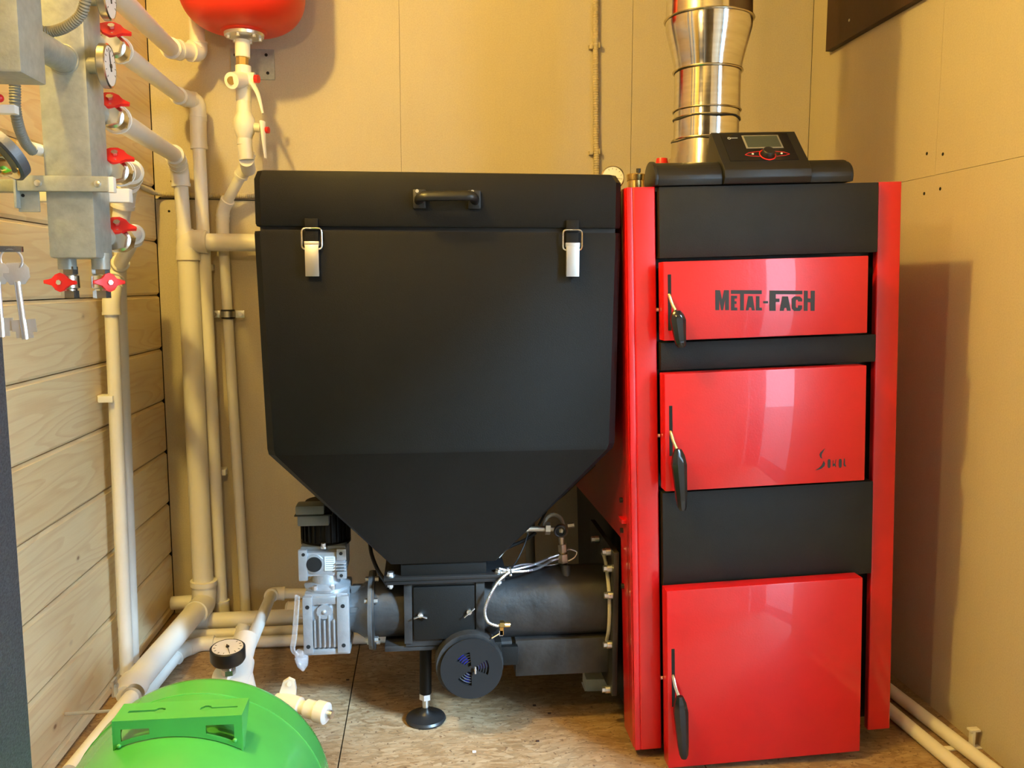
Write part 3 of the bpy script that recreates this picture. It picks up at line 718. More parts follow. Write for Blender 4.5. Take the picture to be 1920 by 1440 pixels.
# motor lying behind, pointing up
part(gm_, 'motor_body', MB().lathe([(.438, .050), (.446, .058), (.452, .058), (.455, .052), (.535, .052), (.545, .045)], (-.238, 2.0, 0), (0, 0, 1), 40), 'black')
mf = MB()
for k in range(26):
    a = 2*math.pi*k/26; mf.box(.050, .058, -.0012, .0012, .456, .532, 0, Matrix.Translation((-.238, 2.0, 0)) @ Matrix.Rotation(a, 4, 'Z'))
part(gm_, 'motor_fins', mf, 'black', kind='stuff')
part(gm_, 'motor_flange', MB().box(-.290, -.186, 1.94, 2.05, .440, .452, .006), 'greyplastic')
part(gm_, 'bolt', MB().hexn((-.236, 1.937, .452), (-.236, 1.937, .460), .006).cyl((-.236, 1.937, .448), (-.236, 1.937, .453), .008), 'steel')
part(gm_, 'terminal_box', MB().box(-.293, -.222, 1.93, 1.975, .502, .527, .004), 'greyplastic')
part(gm_, 'terminal_box_lid', MB().box(-.297, -.232, 1.928, 1.977, .5285, .550, .005), 'greyplastic')
part(gm_, 'terminal_box_gasket', MB().box(-.299, -.215, 1.927, 1.978, .5265, .529), 'blackplastic')
wr_ = MB()
wr_.tube(smooth([(-.293, 1.90, .35), (-.298, 1.905, .30), (-.303, 1.90, .25), (-.307, 1.90, .225), (-.297, 1.90, .210)], 5), [.004]*21, 6, flat=2)
wr_.lathe([(0, .002), (.012, .012), (.03, .016), (.05, .010)], (-.285, 1.90, .172), (-.1, .05, 1), 12)
part(gm_, 'film_wrap', wr_, 'wrap', 'crumpled clear plastic film')

# ------------------------------------------------------------------ valve with sensors at the feeder
def P(px, py, Y): return at(px, py, Y=Y)
vl = thing('thermostatic_valve', 'nickelled thermostatic valve with nuts above the feeder tube', 'valve', P(1052, 1055, 1.97))
c = P(1052, 995, 1.96)
part(vl, 'valve_body', MB().cyl(P(985, 992, 1.96), P(1050, 992, 1.96), .0065, n=14).sphere(c, .017).cyl(P(1052, 1000, 1.96), P(1056, 1050, 1.97), .0075), 'nickelbrass')
part(vl, 'valve_ring', MB().ring(P(1050, 996, 1.94), (0, 1, .1), .0125, .0028).cyl(P(1050, 996, 1.945), P(1050, 996, 1.95), .010), 'blackplastic')
part(vl, 'hex_nut', MB().hexn(P(1022, 991, 1.96), P(1031, 991, 1.96), .0145), 'nickelbrass')
part(vl, 'hex_nut', MB().hexn(P(1054, 1020, 1.965), P(1055, 1034, 1.965), .011), 'nickelbrass')
part(vl, 'hex_nut', MB().hexn(P(1055, 1038, 1.965), P(1056, 1054, 1.965), .013), 'nickelbrass')
part(vl, 'end_nut', MB().hexn(P(974, 993, 1.96), P(990, 993, 1.96), .0075), 'nickelbrass')
part(vl, 'end_nut', MB().hexn(P(1064, 986, 1.955), P(1076, 984, 1.955), .0065), 'nickelbrass')
part(vl, 'red_tip', MB().cyl(P(969, 994, 1.96), P(975, 993, 1.96), .004), 'redplastic')
part(vl, 'back_loop', MB().tube([P(1040+18*math.cos(a)-2, 985-20*math.sin(a), 1.99) for a in [math.pi*k/10 for k in range(11)]], .0045, 8), 'cream')
part(vl, 'riser', MB().cyl(P(1056, 1054, 1.97), P(1060, 1090, 1.97), .010), 'castiron')

def cable(name, label, pts, r, m, group=None, armor=False):
    path = smooth([P(*p) for p in pts], 8); t = thing(name, label, 'cable', path[0], group)
    if armor:
        path = resample(path, .0018); rs = [r if i % 2 else r*.82 for i in range(len(path))]
        part(t, 'cable_sheath', MB().tube(path, rs, 8), m)
    else: part(t, 'cable_sheath', MB().tube(path, r, 8), m)
    return t, path
sc, _ = cable('sensor_cable', 'armoured sensor cable looping down from the bundle to the brass clamp', [(955, 1072, 1.87), (935, 1090, 1.865), (917, 1120, 1.86), (909, 1145, 1.86), (914, 1165, 1.86), (930, 1173, 1.86), (938, 1172, 1.862)], .0038, 'steel', armor=True)
part(sc, 'brass_clamp', MB().hexn(P(937, 1171, 1.862), P(945, 1171, 1.862), .0095).box(*[v for ab in zip((P(937, 1190, 1.862)-V((0, .004, 0))), (P(944, 1176, 1.862)+V((0, .004, 0)))) for v in ab]), 'brass')
part(sc, 'sensor_pocket', MB().cyl(P(945, 1171, 1.862), P(955, 1171, 1.865), .0065), 'brass')
part(sc, 'fixing_screw', MB().cyl(P(922, 1197, 1.86), P(940, 1186, 1.86), .0016, n=8).box(*[v for ab in zip((P(936, 1192, 1.86)-V((0, .002, 0))), (P(943, 1182, 1.86)+V((0, .002, 0)))) for v in ab]), 'steel')
cable('sensor_cable', 'upper armoured sensor cable running from the tied bundle to the valve nuts', [(935, 1066, 1.88), (955, 1069, 1.885), (985, 1063, 1.90), (1005, 1057, 1.92), (1030, 1046, 1.95), (1048, 1040, 1.96)], .0036, 'steel', armor=True)
cable('sensor_cable', 'lower armoured sensor cable under the tied bundle behind the hopper plate', [(938, 1074, 1.88), (960, 1072, 1.88), (990, 1070, 1.89), (1012, 1064, 1.92), (1034, 1052, 1.95), (1052, 1046, 1.965)], .0036, 'steel', armor=True)
cable('sensor_cable', 'thin armoured cable curling round behind the valve nuts', [(945, 1068, 1.89), (985, 1058, 1.93), (1030, 1060, 1.97), (1070, 1050, 1.98), (1081, 1036, 1.99), (1068, 1030, 1.99), (1058, 1034, 1.985)], .0028, 'steel', armor=True)
cable('capillary_tube', 'thin bare capillary wire slanting down from the valve end', [(970, 996, 1.96), (955, 1018, 1.94), (944, 1036, 1.92), (936, 1046, 1.905)], .0012, 'cream')
cable('black_cable', 'black cable crossing behind the hopper outlet towards the valve', [(925, 1042, 2.0), (950, 1028, 2.0), (985, 1012, 2.0), (1005, 998, 2.0)], .0045, 'blackplastic')
cable('black_cable', 'thin black wire dropping from the valve to the tied cable bundle', [(990, 1000, 1.96), (984, 1020, 1.94), (972, 1046, 1.92), (962, 1062, 1.90), (956, 1070, 1.885)], .0016, 'blackplastic')
cable('black_cable', 'thick black cable sagging beside the hopper funnel to the feeder flange', [(686, 995, 2.10), (692, 1010, 2.05), (697, 1040, 2.0), (708, 1068, 1.95), (722, 1090, 1.92), (728, 1100, 1.91)], .0048, 'blackplastic')
cable('black_cable', 'black wire drooping between hopper edge and boiler side', [(1115, 872, 1.95), (1085, 900, 1.98), (1060, 925, 2.0), (1030, 950, 2.02), (1010, 985, 2.02)], .003, 'blackplastic')
q = P(957, 1070, 1.872)
zt_ = thing('cable_tie', 'black cable tie strapping the armoured cables together', 'cable tie', q)
part(zt_, 'tie_loop', MB().ring(q+V((0, .006, 0)), (1, .1, .1), .0088, .0016, 20), 'blackplastic')
part(zt_, 'tie_head', MB().box(q.x-.003, q.x+.003, q.y-.006, q.y, q.z-.011, q.z-.006, .001), 'steel')
bw = thing('boiler_wall_pipe', 'pale grey pipe stub rising behind the hopper funnel', 'pipe', P(997, 1070, 2.35))
part(bw, 'pipe', MB().cyl(P(997, 1120, 2.35), P(992, 950, 2.35), .0135), 'conduit')
part(bw, 'coupling', MB().cyl(P(992, 990, 2.35), P(991, 965, 2.35), .017), 'conduit')

# ------------------------------------------------------------------ white plastic pipework
def unit(a): return V(a).normalized()
def pipe_run(name, label, pts, r, group=None, elbows=True, eq=2.3, ends=(True, True), m='pp', bend=1.5, cat='pipe', coupl=()):
    pts = [V(p) for p in pts]; t = thing(name, label, cat, pts[0], group)
    part(t, 'pipe', MB().tube(fillet(pts, r*bend, 6), r, 20), m)
    if elbows:
        for i in range(1, len(pts)-1):
            a = unit(pts[i-1]-pts[i]); b = unit(pts[i+1]-pts[i]); q = r*eq
            mb = MB().tube(fillet([pts[i]+a*q, pts[i], pts[i]+b*q], r*1.5, 8), r*1.27, 20)
            for d in (a, b): mb.cyl(pts[i]+d*q*.86, pts[i]+d*(q*1.06), r*1.34, n=20)
            part(t, 'elbow', mb, m)
    for k, e in enumerate(ends):
        if e:
            a, b = (pts[0], pts[1]) if k == 0 else (pts[-1], pts[-2])
            d = unit(b-a); part(t, 'coupling', MB().cyl(a, a+d*r*2.2, r*1.27).cyl(a+d*r*2.0, a+d*r*2.3, r*1.34), m)
    for (p, d) in coupl:
        p = V(p); d = unit(d); part(t, 'coupling', MB().cyl(p-d*r*1.2, p+d*r*1.2, r*1.28).cyl(p-d*r*1.35, p-d*r*1.1, r*1.36).cyl(p+d*r*1.1, p+d*r*1.35, r*1.36), m)
    return t
# four pipes from the separator to the back wall
pipe_run('white_pipe', 'topmost white pipe slanting from the separator to the elbow under the red tank', [P(196, -30, 1.62), P(322, 92, 2.55), P(371, 98, 2.63), P(364, -70, 2.62)], .0215, ends=(False, False), eq=1.25)
pipe_run('white_pipe', 'second white pipe from the separator turning down the back wall at its elbow', [P(216, 88, 1.66), P(338, 182, 2.62), P(371, 190, 2.66), P(372, 250, 2.665), P(416, 1150, 2.665)], .0185, ends=(True, True))
pipe_run('white_pipe', 'third white pipe from the separator turning down to the large corner tee', [P(210, 218, 1.66), P(330, 292, 2.60), P(337, 318, 2.66), P(347, 450, 2.655)], .0205, ends=(True, False))
pipe_run('white_pipe', 'short white pipe bending behind the separator beside the fourth red valve', [P(222, 322, 1.66), P(248, 322, 2.05), P(236, 352, 2.18), P(225, 420, 2.20)], .0205, ends=(True, False))
a5 = X5 = -.775
pipe_run('white_pipe', 'front white pipe running down the left plank wall below the lowest red valve', [P(216, 452, 1.66), P(255, 438, 2.02), at(222, 500, X=-.772), at(208, 560, X=-.772), at(238, 1262, X=-.772)], .0165, ends=(True, False))
pipe_run('white_pipe', 'rear white pipe on the left plank wall behind its twin', [at(224, 360, X=-.774), at(226, 560, X=-.776), at(250, 1240, X=-.776)], .0155, ends=(False, False), elbows=False)
# corner tee with horizontal branch to the hopper and the thick riser
tk = P(352, 474, 2.645); tb = P(382, 1118, 2.62)
pipe_run('white_riser', 'thick white riser from the corner tee down to the floor elbow', [tk, tb], .0305, ends=(False, False), elbows=False, cat='pipe')
te = thing('pipe_tee', 'white tee joining thick riser and horizontal pipe left of the hopper', 'fitting', tk)
pc = P(366, 462, 2.645)
part(te, 'tee_body', MB().tube(fillet([P(353, 487, 2.645), P(351, 452, 2.645), P(386, 453, 2.64)], .03, 8), .0335, 22).cyl(P(353, 478, 2.645), P(353.5, 488, 2.645), .036).cyl(P(346, 430, 2.652), P(349, 465, 2.65), .0255), 'pp')
part(te, 'tee_branch', MB().cyl(P(356, 453, 2.645), P(386, 454, 2.64), .030).cyl(P(384, 454, 2.64), P(389, 454, 2.64), .033), 'pp')
pipe_run('white_pipe', 'horizontal white pipe from the corner tee passing behind the hopper', [P(375, 454, 2.64), P(700, 457, 2.66)], .026, ends=(False, False), elbows=False)
# thin line from the red tank valve chain to the floor
pipe_run('white_pipe', 'thin white pipe with metal clamp running down the back wall to the floor', [P(467, 283, 2.60), P(461, 312, 2.60), P(418, 392, 2.69), P(417, 425, 2.70), P(461, 1150, 2.70)], .0155, ends=(False, False), elbows=True)
cm = thing('pipe_clamp', 'zinc pipe clamp with rubber lining and two screws on thin white pipe', 'clamp', P(428, 590, 2.68))
q = P(427.5, 589, 2.70)
part(cm, 'clamp_band', MB().cyl(q+V((0, 0, -.014)), q+V((0, 0, .014)), .0205, n=24), 'blackplastic', 'black rubber lined band')
part(cm, 'clamp_strap', MB().cyl(q+V((0, 0, -.009)), q+V((0, 0, .009)), .0215, n=24), 'steel')
for s in (-1, 1):
    part(cm, 'clamp_ear', MB().box(q.x+s*.036-.013, q.x+s*.036+.013, q.y-.003, q.y+.001, q.z-.011, q.z+.011, .001), 'steel')
    part(cm, 'screw', MB().cyl((q.x+s*.038, q.y-.007, q.z), (q.x+s*.038, q.y-.003, q.z), .006, n=12), 'chrome')
# floor-level pipes
pd0, pd1 = P(376, 1136, 2.56), at(247, 1288, Z=.115)
pipe_run('white_floor_pipe', 'thick white pipe running forward along the plank wall near the floor', [pd0, pd1], .0305, ends=(False, False), elbows=False)
fe = thing('floor_elbow', 'thick white elbow where the riser meets the forward floor pipe', 'fitting', pd0)
part(fe, 'elbow_body', MB().tube(fillet([P(382, 1092, 2.62), P(383, 1132, 2.615), P(366, 1150, 2.50)], .03, 8), .0355, 22).cyl(P(382, 1088, 2.62), P(382, 1097, 2.62), .040), 'pp')
part(fe, 'elbow_stub', MB().cyl(P(362, 1128, 2.64), P(322, 1131, 2.64), .0205), 'pp')
pipe_run('white_floor_pipe', 'short thinner white pipe leaving the clamp along the bottom of the plank wall', [at(250, 1302, Z=.115), at(130, 1450, Z=.115)], .0175, ends=(False, False), elbows=False)
pipe_run('white_floor_pipe', 'lowest white pipe lying on the floor under the thick forward pipe', [at(860, 1190, Z=.019), at(375, 1207, Z=.019), at(338, 1222, Z=.019), at(250, 1330, Z=.019)], .0165, ends=(False, False))
pipe_run('white_floor_pipe', 'upper horizontal white pipe along the foot of the back wall', [P(340, 1168, 2.57), P(860, 1143, 2.57)], .0265, ends=(False, False), elbows=False, coupl=((P(372, 1166.5, 2.57), (1, 0, 0)),))
pipe_run('white_floor_pipe', 'middle horizontal white pipe along the foot of the back wall', [at(352, 1192, Z=.0175), at(860, 1168, Z=.0175)], .0165, ends=(False, False), elbows=False)
rdc = thing('pipe_reducer', 'white tapered reducer where the thick floor pipe narrows before the clamp', 'fitting', pd1)
part(rdc, 'reducer_body', MB().lathe([(-.02, .0345), (.012, .0345), (.030, .022), (.045, .021)], pd1, unit(pd1-pd0), 24), 'pp')
stb = thing('pipe_branch', 'short white upright branch joining the two lower floor pipes', 'fitting', at(453, 1190, Z=.03))
part(stb, 'branch_body', MB().cyl(at(458, 1172, Y=2.46), at(448, 1204, Z=.022), .019).ring(at(456, 1176, Y=2.46), (0, 0, 1), .019, .003), 'pp')
cpb = thing('clear_cap', 'milky plastic cap slipped over the end of the floor pipe', 'cap', P(560, 1155, 2.56))
part(cpb, 'cap_shell', MB().lathe([(0, .044), (.003, .047), (.085, .050), (.086, .046)], P(537, 1157, 2.60), (1, 0, 0), 32), 'ppbright')
part(cpb, 'cap_rim', MB().ring(P(540, 1157, 2.60), (1, 0, 0), .047, .0018), 'ppbright')
# pipe clamp with threaded rod
q = at(238, 1312, Z=.125)
cr = thing('rod_clamp', 'zinc pipe clamp held by a threaded rod screwed into the plank wall', 'clamp', q)
ax = unit(pd1-pd0); cb_ = at(249, 1304, Z=.115)
part(cr, 'clamp_band', MB().lathe([(-.010, .0235), (.010, .0235)], cb_, ax, 28), 'steel')
part(cr, 'clamp_ear', MB().box(q.x-.028, q.x-.022, q.y-.012, q.y+.012, q.z+.012, q.z+.050, .001), 'steel')
part(cr, 'bolt', MB().hexn(V((q.x-.018, q.y, q.z+.034)), V((q.x-.034, q.y, q.z+.034)), .006), 'steel')
rodp = at(205, 1329, Y=q.y+.01)
path = [V((XL+.002, q.y-.0, rodp.z-.002)).lerp(V((q.x, q.y, rodp.z)), k/60) for k in range(61)]
part(cr, 'threaded_rod', MB().tube(path, [.0042 if k % 2 else .0036 for k in range(61)], 8), 'steel')
# right-hand floor pipes
for k, (pa_, pb_, lb_) in enumerate(((at(1668, 1293, Z=.0165), at(1848, 1433, Z=.0165), 'white floor pipe nearest the right wall, running past the boiler'), (at(1670, 1333, Z=.0165), at(1806, 1447, Z=.0165), 'white floor pipe nearest the boiler, beside its twin at the right wall'))):
    d = unit(pb_-pa_); pipe_run('wall_pipe', lb_, [V((XR-.022, YB-.06, pa_.z+.0)) if 0 else pa_-d*.6, pb_+d*.5], .0155, ends=(False, False), elbows=False)
q = at(1806, 1388, Z=.020)
pk = thing('pipe_clip', 'white plastic pipe clip on the floor holding the two right-hand pipes', 'clip', q)
part(pk, 'clip_base', MB().box(q.x-.075, XR-.001, q.y-.008, q.y+.008, .0005, .004, .0005).box(q.x+.018, q.x+.024, q.y-.008, q.y+.008, .002, q.z+.026, .001), 'pp')
part(pk, 'clip_jaw', MB().box(q.x+.012, q.x+.036, q.y-.008, q.y+.008, q.z+.022, q.z+.027, .001), 'pp')

# clips on the left pipes
for (px, py, lab) in ((208, 746, 'white clip on the front left wall pipe at mid height'), (420, 885, 'small white clip between the second and third back wall pipes'), (395, 502, 'small white clip just below the corner tee')):
    q = at(px, py, X=-.782) if px < 300 else P(px, py, 2.70)
    t = thing('pipe_clip', lab, 'clip', q)
    if px < 300:
        part(t, 'clip_base', MB().box(XL+.001, q.x-.004, q.y-.016, q.y+.016, q.z-.008, q.z+.008, .001), 'ppbright')
        part(t, 'clip_jaw', MB().box(q.x-.020, q.x+.014, q.y-.030, q.y-.022, q.z-.008, q.z+.008, .001), 'ppbright')
    else:
        part(t, 'clip_base', MB().box(q.x-.030, q.x+.004, q.y+.012, YB-.001, q.z-.010, q.z+.010, .001), 'pp')
        part(t, 'clip_jaw', MB().box(q.x-.004, q.x+.008, q.y-.014, q.y+.014, q.z-.008, q.z+.010, .001), 'pp')

# pipe up from the gauge tee to behind the gear motor
pipe_run('white_pipe', 'white pipe rising from the gauge tee and turning right behind the gear motor', [P(458, 1232, 1.70), P(510, 1113, 2.40), P(640, 1112, 2.42)], .0145, ends=(False, False), bend=1.2)
pt = thing('pump_tee', 'bright white plastic tee block under the black pressure gauge', 'fitting', P(440, 1290, 1.62))
a, b = P(470, 1188, 1.74), P(436, 1330, 1.56)
part(pt, 'tee_body', MB().cyl(P(462, 1196, 1.73), P(440, 1285, 1.62), .0225).cyl(P(447, 1240, 1.66), P(436, 1300, 1.60), .031), 'ppbright')
part(pt, 'tee_arm', MB().cyl(P(452, 1275, 1.64), P(412, 1268, 1.60), .020).cyl(P(450, 1255, 1.65), P(462, 1310, 1.60), .022), 'ppbright')
gb = P(427, 1222, 1.60)
g2 = thing('pressure_gauge', 'black round pressure gauge with white dial facing up behind the green tank', 'gauge', gb+V((0, 0, -.05)))
gauge_dial(g2, gb+V((0, 0, .008)), (.02, -.10, 1), .0325, 'blackplastic', .028, -2.0)
part(g2, 'gauge_stem', MB().cyl(gb+V((0, 0, -.020)), gb+V((0, 0, -.034)), .011, .009).hexn(gb+V((0, 0, -.034)), gb+V((0, 0, -.044)), .0135), 'chrome')

# loose white valve fitting beside the green tank
wf = thing('wall_plate_fitting', 'bright white plastic fitting with eyelet plate right of the green tank', 'fitting', P(560, 1330, 1.55))
ep = [P(x, y, 1.60) for x, y in ((525, 1330), (524, 1298), (530, 1280), (541, 1273), (552, 1278), (555, 1293), (553, 1325))]
mb = MB(); n = len(ep); vs = ep+[p+V((0, .010, 0)) for p in ep]
mb._new(vs, [tuple(range(n)), tuple(range(2*n-1, n-1, -1))]+[(i, (i+1) % n, n+(i+1) % n, n+i) for i in range(n)])
pl = part(wf, 'eyelet_plate', mb, 'ppbright')
part(pl, 'eyelet', MB().cyl(P(542, 1283, 1.597), P(542, 1283, 1.601), .0042), 'foam')
a, b = P(543, 1320, 1.585), P(613, 1338, 1.55); d = unit(b-a); Lf = (b-a).length
part(wf, 'fitting_body', MB().lathe([(-.03, .014), (0, .0185), (Lf*.28, .0175), (Lf*.31, .013), (Lf*.44, .013), (Lf*.46, .0175), (Lf*.72, .0175), (Lf*.74, .0205), (Lf*.98, .0205), (Lf, .018)], a, d, 24), 'ppbright')
part(wf, 'metal_insert', MB().cyl(b, b+d*.012, .008), 'steel')

# ------------------------------------------------------------------ green tank
gt = thing('green_tank', 'green steel pressure tank lying on the floor with a pump bracket on top', 'tank', (-.325, 1.0, 0))
GX, GZ, GR = -.343, .262, .190
prof = [(.55, .03), (.56, .12), (.60, .165), (.66, GR), (1.275, GR)]
for k in range(1, 11):
    a = math.pi/2*k/10; prof.append((1.275+.085*math.sin(a), GR*math.cos(a) if k < 10 else .001))
part(gt, 'tank_shell', MB().lathe(prof, (GX, 0, GZ), (0, 1, 0), 72), 'green')
part(gt, 'weld_seam', MB().ring((GX, 1.235, GZ), (0, 1, 0), GR, .0014, 64), 'green')
for y in (.72, 1.08):
    part(gt, 'tank_foot', MB().prism([(GX-.17, 0), (GX+.17, 0), (GX+.17, .008), (GX+.12, .10), (GX, .05), (GX-.12, .10), (GX-.17, .008)], 'y', y-.002, y+.002), 'green')
# bracket: folded sheet with keyhole slots
bx0, bx1 = -.416, -.249; by0, by1 = 1.112, 1.160; bzt = .4785
lc = (GX-.003)
def keyhole(x0, x1, xr, y, r):   # slot from x0 to x1 with round end at xr
    return x0, x1, xr, y, r
# top sheet built as a grid with holes left out
mb = MB(); nx, ny = 112, 32
for i in range(nx):
    for j in range(ny):
        xa, xb = bx0+(bx1-bx0)*i/nx, bx0+(bx1-bx0)*(i+1)/nx; ya, yb = by0+(by1-by0)*j/ny, by0+(by1-by0)*(j+1)/ny
        x, y = (xa+xb)/2, (ya+yb)/2; ym = (by0+by1)/2
        hole = (abs(y-ym) < .0030 and (bx0+.014 < x < bx0+.052)) or (((x-(bx0+.054))/.0075)**2+((y-ym)/.0075)**2 < 1) or (abs(y-ym) < .0022 and (bx1-.052 < x < bx1-.010)) or (((x-(bx1-.052))/.0075)**2+((y-ym)/.0075)**2 < 1)
        if not hole: mb._new([V((xa, ya, bzt)), V((xb, ya, bzt)), V((xb, yb, bzt)), V((xa, yb, bzt))], [(0, 1, 2, 3)])
bmesh.ops.remove_doubles(mb.bm, verts=mb.bm.verts, dist=1e-5)
r_ = bmesh.ops.extrude_face_region(mb.bm, geom=list(mb.bm.faces)); bmesh.ops.translate(mb.bm, verts=[e for e in r_['geom'] if isinstance(e, bmesh.types.BMVert)], vec=(0, 0, -.0025))
part(gt, 'bracket_top', mb, 'green')
# front and rear webs with arch and triangular windows
def web(y):
    mb = MB(); n = 40
    zb = lambda x: GZ+math.sqrt(max(0, (GR+.0015)**2-(x-GX)**2))
    X0, X1 = bx0+.0026, bx1-.0026; bt = bzt-.0026
    for i in range(n):
        xa, xb = X0+(X1-X0)*i/n, X0+(X1-X0)*(i+1)/n; xm = (xa+xb)/2
        u = min(xm-X0, X1-xm)
        def win(x):
            uu = min(x-X0, X1-x)
            return (max(zb(x)+.010, bzt-.012-max(0, (.058-uu))*1.0), bzt-.012)
        if .009 < u < .046:
            for lo, hi in ((zb, lambda x: zb(x)+.0065), (lambda x: bt-.0095, lambda x: bt)):
                mb._new([V((xa, y, lo(xa))), V((xb, y, lo(xb))), V((xb, y, hi(xb))), V((xa, y, hi(xa)))], [(0, 1, 2, 3)])
            if u < .02 and False: pass
        else:
            mb._new([V((xa, y, zb(xa))), V((xb, y, zb(xb))), V((xb, y, bt)), V((xa, y, bt))], [(0, 1, 2, 3)])
    bmesh.ops.remove_doubles(mb.bm, verts=mb.bm.verts, dist=1e-5)
    r_ = bmesh.ops.extrude_face_region(mb.bm, geom=list(mb.bm.faces)); bmesh.ops.translate(mb.bm, verts=[e for e in r_['geom'] if isinstance(e, bmesh.types.BMVert)], vec=(0, .0025, 0))
    return mb
part(gt, 'bracket_web', web(by0), 'green')
part(gt, 'bracket_side', MB().prism([(by0, bzt-.0026), (by0, .424), (by0+.010, .424), (by1-.012, bzt-.020), (by1, bzt-.008), (by1, bzt-.0026)], 'x', bx1-.0025, bx1), 'green')
part(gt, 'bracket_side', MB().prism([(by0, bzt-.0026), (by0, .432), (by0+.010, .432), (by1-.012, bzt-.020), (by1, bzt-.008), (by1, bzt-.0026)], 'x', bx0, bx0+.0025), 'green')
for x in (bx0+.008, bx1-.010): part(gt, 'spot_weld', MB().sphere((x, by0-.001, .444), .003), 'green')

# ------------------------------------------------------------------ hydraulic separator and its valves
SX0, SX1, SY0, SY1 = -.618, -.542, 1.50, 1.578
zb_ = at(140, 484, Y=1.5).z
hs = thing('hydraulic_separator', 'square galvanised hydraulic separator column bracketed in front of the plank wall', 'separator', ((SX0+SX1)/2, 1.54, zb_))
part(hs, 'column', MB().box(SX0, SX1, SY0, SY1, zb_, 2.05, .006), 'galv')
for px, yy in ((126, 1.545), (189, 1.545)):
    q = at(px, 492, Y=yy); part(hs, 'outlet_stub', MB().cyl((q.x, yy, zb_+.01), (q.x, yy, zb_-.018), .0148), 'galv')
for dz_ in (at(216, 90, Y=1.62).z, at(212, 218, Y=1.62).z, at(222, 320, Y=1.62).z, at(222, 445, Y=1.62).z):
    part(hs, 'side_stub', MB().cyl((-.560, 1.57, dz_), (-.560, 1.60, dz_), .018), 'galv')
zc = at(120, 345, Y=1.49).z
arm = part(hs, 'clamp_bar', MB().box(at(34, 345, Y=1.488).x, at(206, 345, Y=1.49).x, 1.482, 1.496, zc-.0125, zc+.0125, .002), 'galv')
for px in (70, 182):
    q = at(px, 343, Y=1.48); part(arm, 'bolt', MB().lathe([(0, .006), (.003, .005), (.004, .002)], (q.x, 1.482, zc), (0, -1, 0), 12), 'steel')
xl_ = at(30, 355, Y=1.49).x
part(hs, 'wall_bracket', MB().box(xl_, xl_+.004, 1.48, 1.53, zc-.040, zc+.012, .001).box(xl_, xl_+.033, 1.494, 1.498, zc-.045, zc-.010, .001).box(XL+.001, xl_+.003, 1.50, 1.525, zc-.012, zc+.008, .001), 'galv')
q = at(41, 366, Y=1.49); part(hs, 'bracket_hole', MB().cyl((q.x, 1.4932, q.z), (q.x, 1.4945, q.z), .0028, n=10), 'dark')
part(hs, 'clamp_bar', MB().box(-.70, at(248, 355, Y=1.60).x, 1.582, 1.602, zc-.020, zc+.004, .002), 'ppbright', 'white plastic coated rear clamp bar')
part(hs, 'clamp_end', MB().box(at(202, 345, Y=1.49).x, at(215, 345, Y=1.49).x, 1.484, 1.498, zc-.013, zc+.012, .001), 'ppbright', 'white plastic end cap')

def ball_valve(label, p, axis, hdir, up, r=.016, wing=.036, group=None):
    """p centre of the body, axis along the flow, up towards the handle, hdir along the wings"""
    p = V(p); ax = unit(axis); up = unit(up); hd = unit(hdir)
    t = thing('ball_valve', label, 'valve', p)
    part(t, 'valve_body', MB().lathe([(-r*1.9, r*.95), (-r*1.1, r*.95), (-r*.9, r*1.25), (r*.7, r*1.3), (r*.9, r*.95), (r*1.9, r*.95)], p, ax, 22), 'chrome')
    part(t, 'valve_hex', MB().hexn(p-ax*r*2.1, p-ax*r*1.1, r*1.12).hexn(p+ax*r*1.1, p+ax*r*2.1, r*1.12), 'chrome')
    part(t, 'valve_stem', MB().cyl(p+up*r, p+up*r*1.9, r*.4).hexn(p+up*r*2.3, p+up*r*2.6, r*.36), 'chrome')
    o = p+up*r*1.9; side = up.cross(hd)
    R3 = Matrix((hd, side, up)).transposed().to_4x4(); T = Matrix.Translation(o) @ R3
    w = wing
    pts = [(-w, -.0028), (-w, .0032), (-w*.45, .0055), (-w*.30, .013), (0, .0165), (w*.30, .013), (w*.45, .0055), (w, .0032), (w, -.0028), (w*.45, -.0045), (w*.30, -.013), (0, -.0165), (-w*.30, -.013), (-w*.45, -.0045)]
    if wing == .032: pts = [(x*(1.0 if abs(x) > .02 else 1.25), y*(1.0 if abs(x) > .02 else 1.25)) for x, y in pts]
    part(t, 'butterfly_handle', MB().prism(pts, 'z', 0, .0055, .0012, T), 'redplastic', 'red butterfly handle')
    return t
q = at(130, 527, Y=1.545)
ball_valve('left bottom outlet valve of the separator with red handle facing front', (q.x, 1.545, zb_-.040), (0, 0, -1), (1, 0, -.03), (-.15, -1, 0), .0128, .0260)
q = at(190, 527, Y=1.545)
ball_valve('right bottom outlet valve of the separator with red handle turned sideways', (q.x, 1.545, zb_-.040), (0, 0, -1), (.70, .72, 0), (.72, -.70, 0), .0128, .027)
for (px, py), lb_ in zip(((216, 90), (213, 220), (222, 322), (226, 450)), ('topmost visible side valve with red handle under the upper thermometer', 'second side valve with red handle below the thermometer dial', 'third side valve with red handle just above the clamp bar', 'lowest side valve with red handle beside the column foot')):
    q = at(px, py, Y=1.63)
    ball_valve(lb_, (q.x, 1.63, q.z), (-.08, 1, .03), (1, .15, -.18), (.12, -.72, .70), .0170, .032)
for py, lb_ in ((124, 'dial thermometer on the separator side between two red valves'), (-4, 'upper dial thermometer cut off at the top of the column')):
    q = at(205, py, Y=1.515)
    th = thing('thermometer', lb_, 'thermometer', (q.x, q.y, q.z))
    gauge_dial(th, (q.x, q.y, q.z), (1, .06, 0), .0355, 'chrome', .013, 1.0)
    part(th, 'thermometer_stem', MB().cyl((SX1-.001, q.y, q.z), (q.x-.012, q.y, q.z), .013), 'galv')

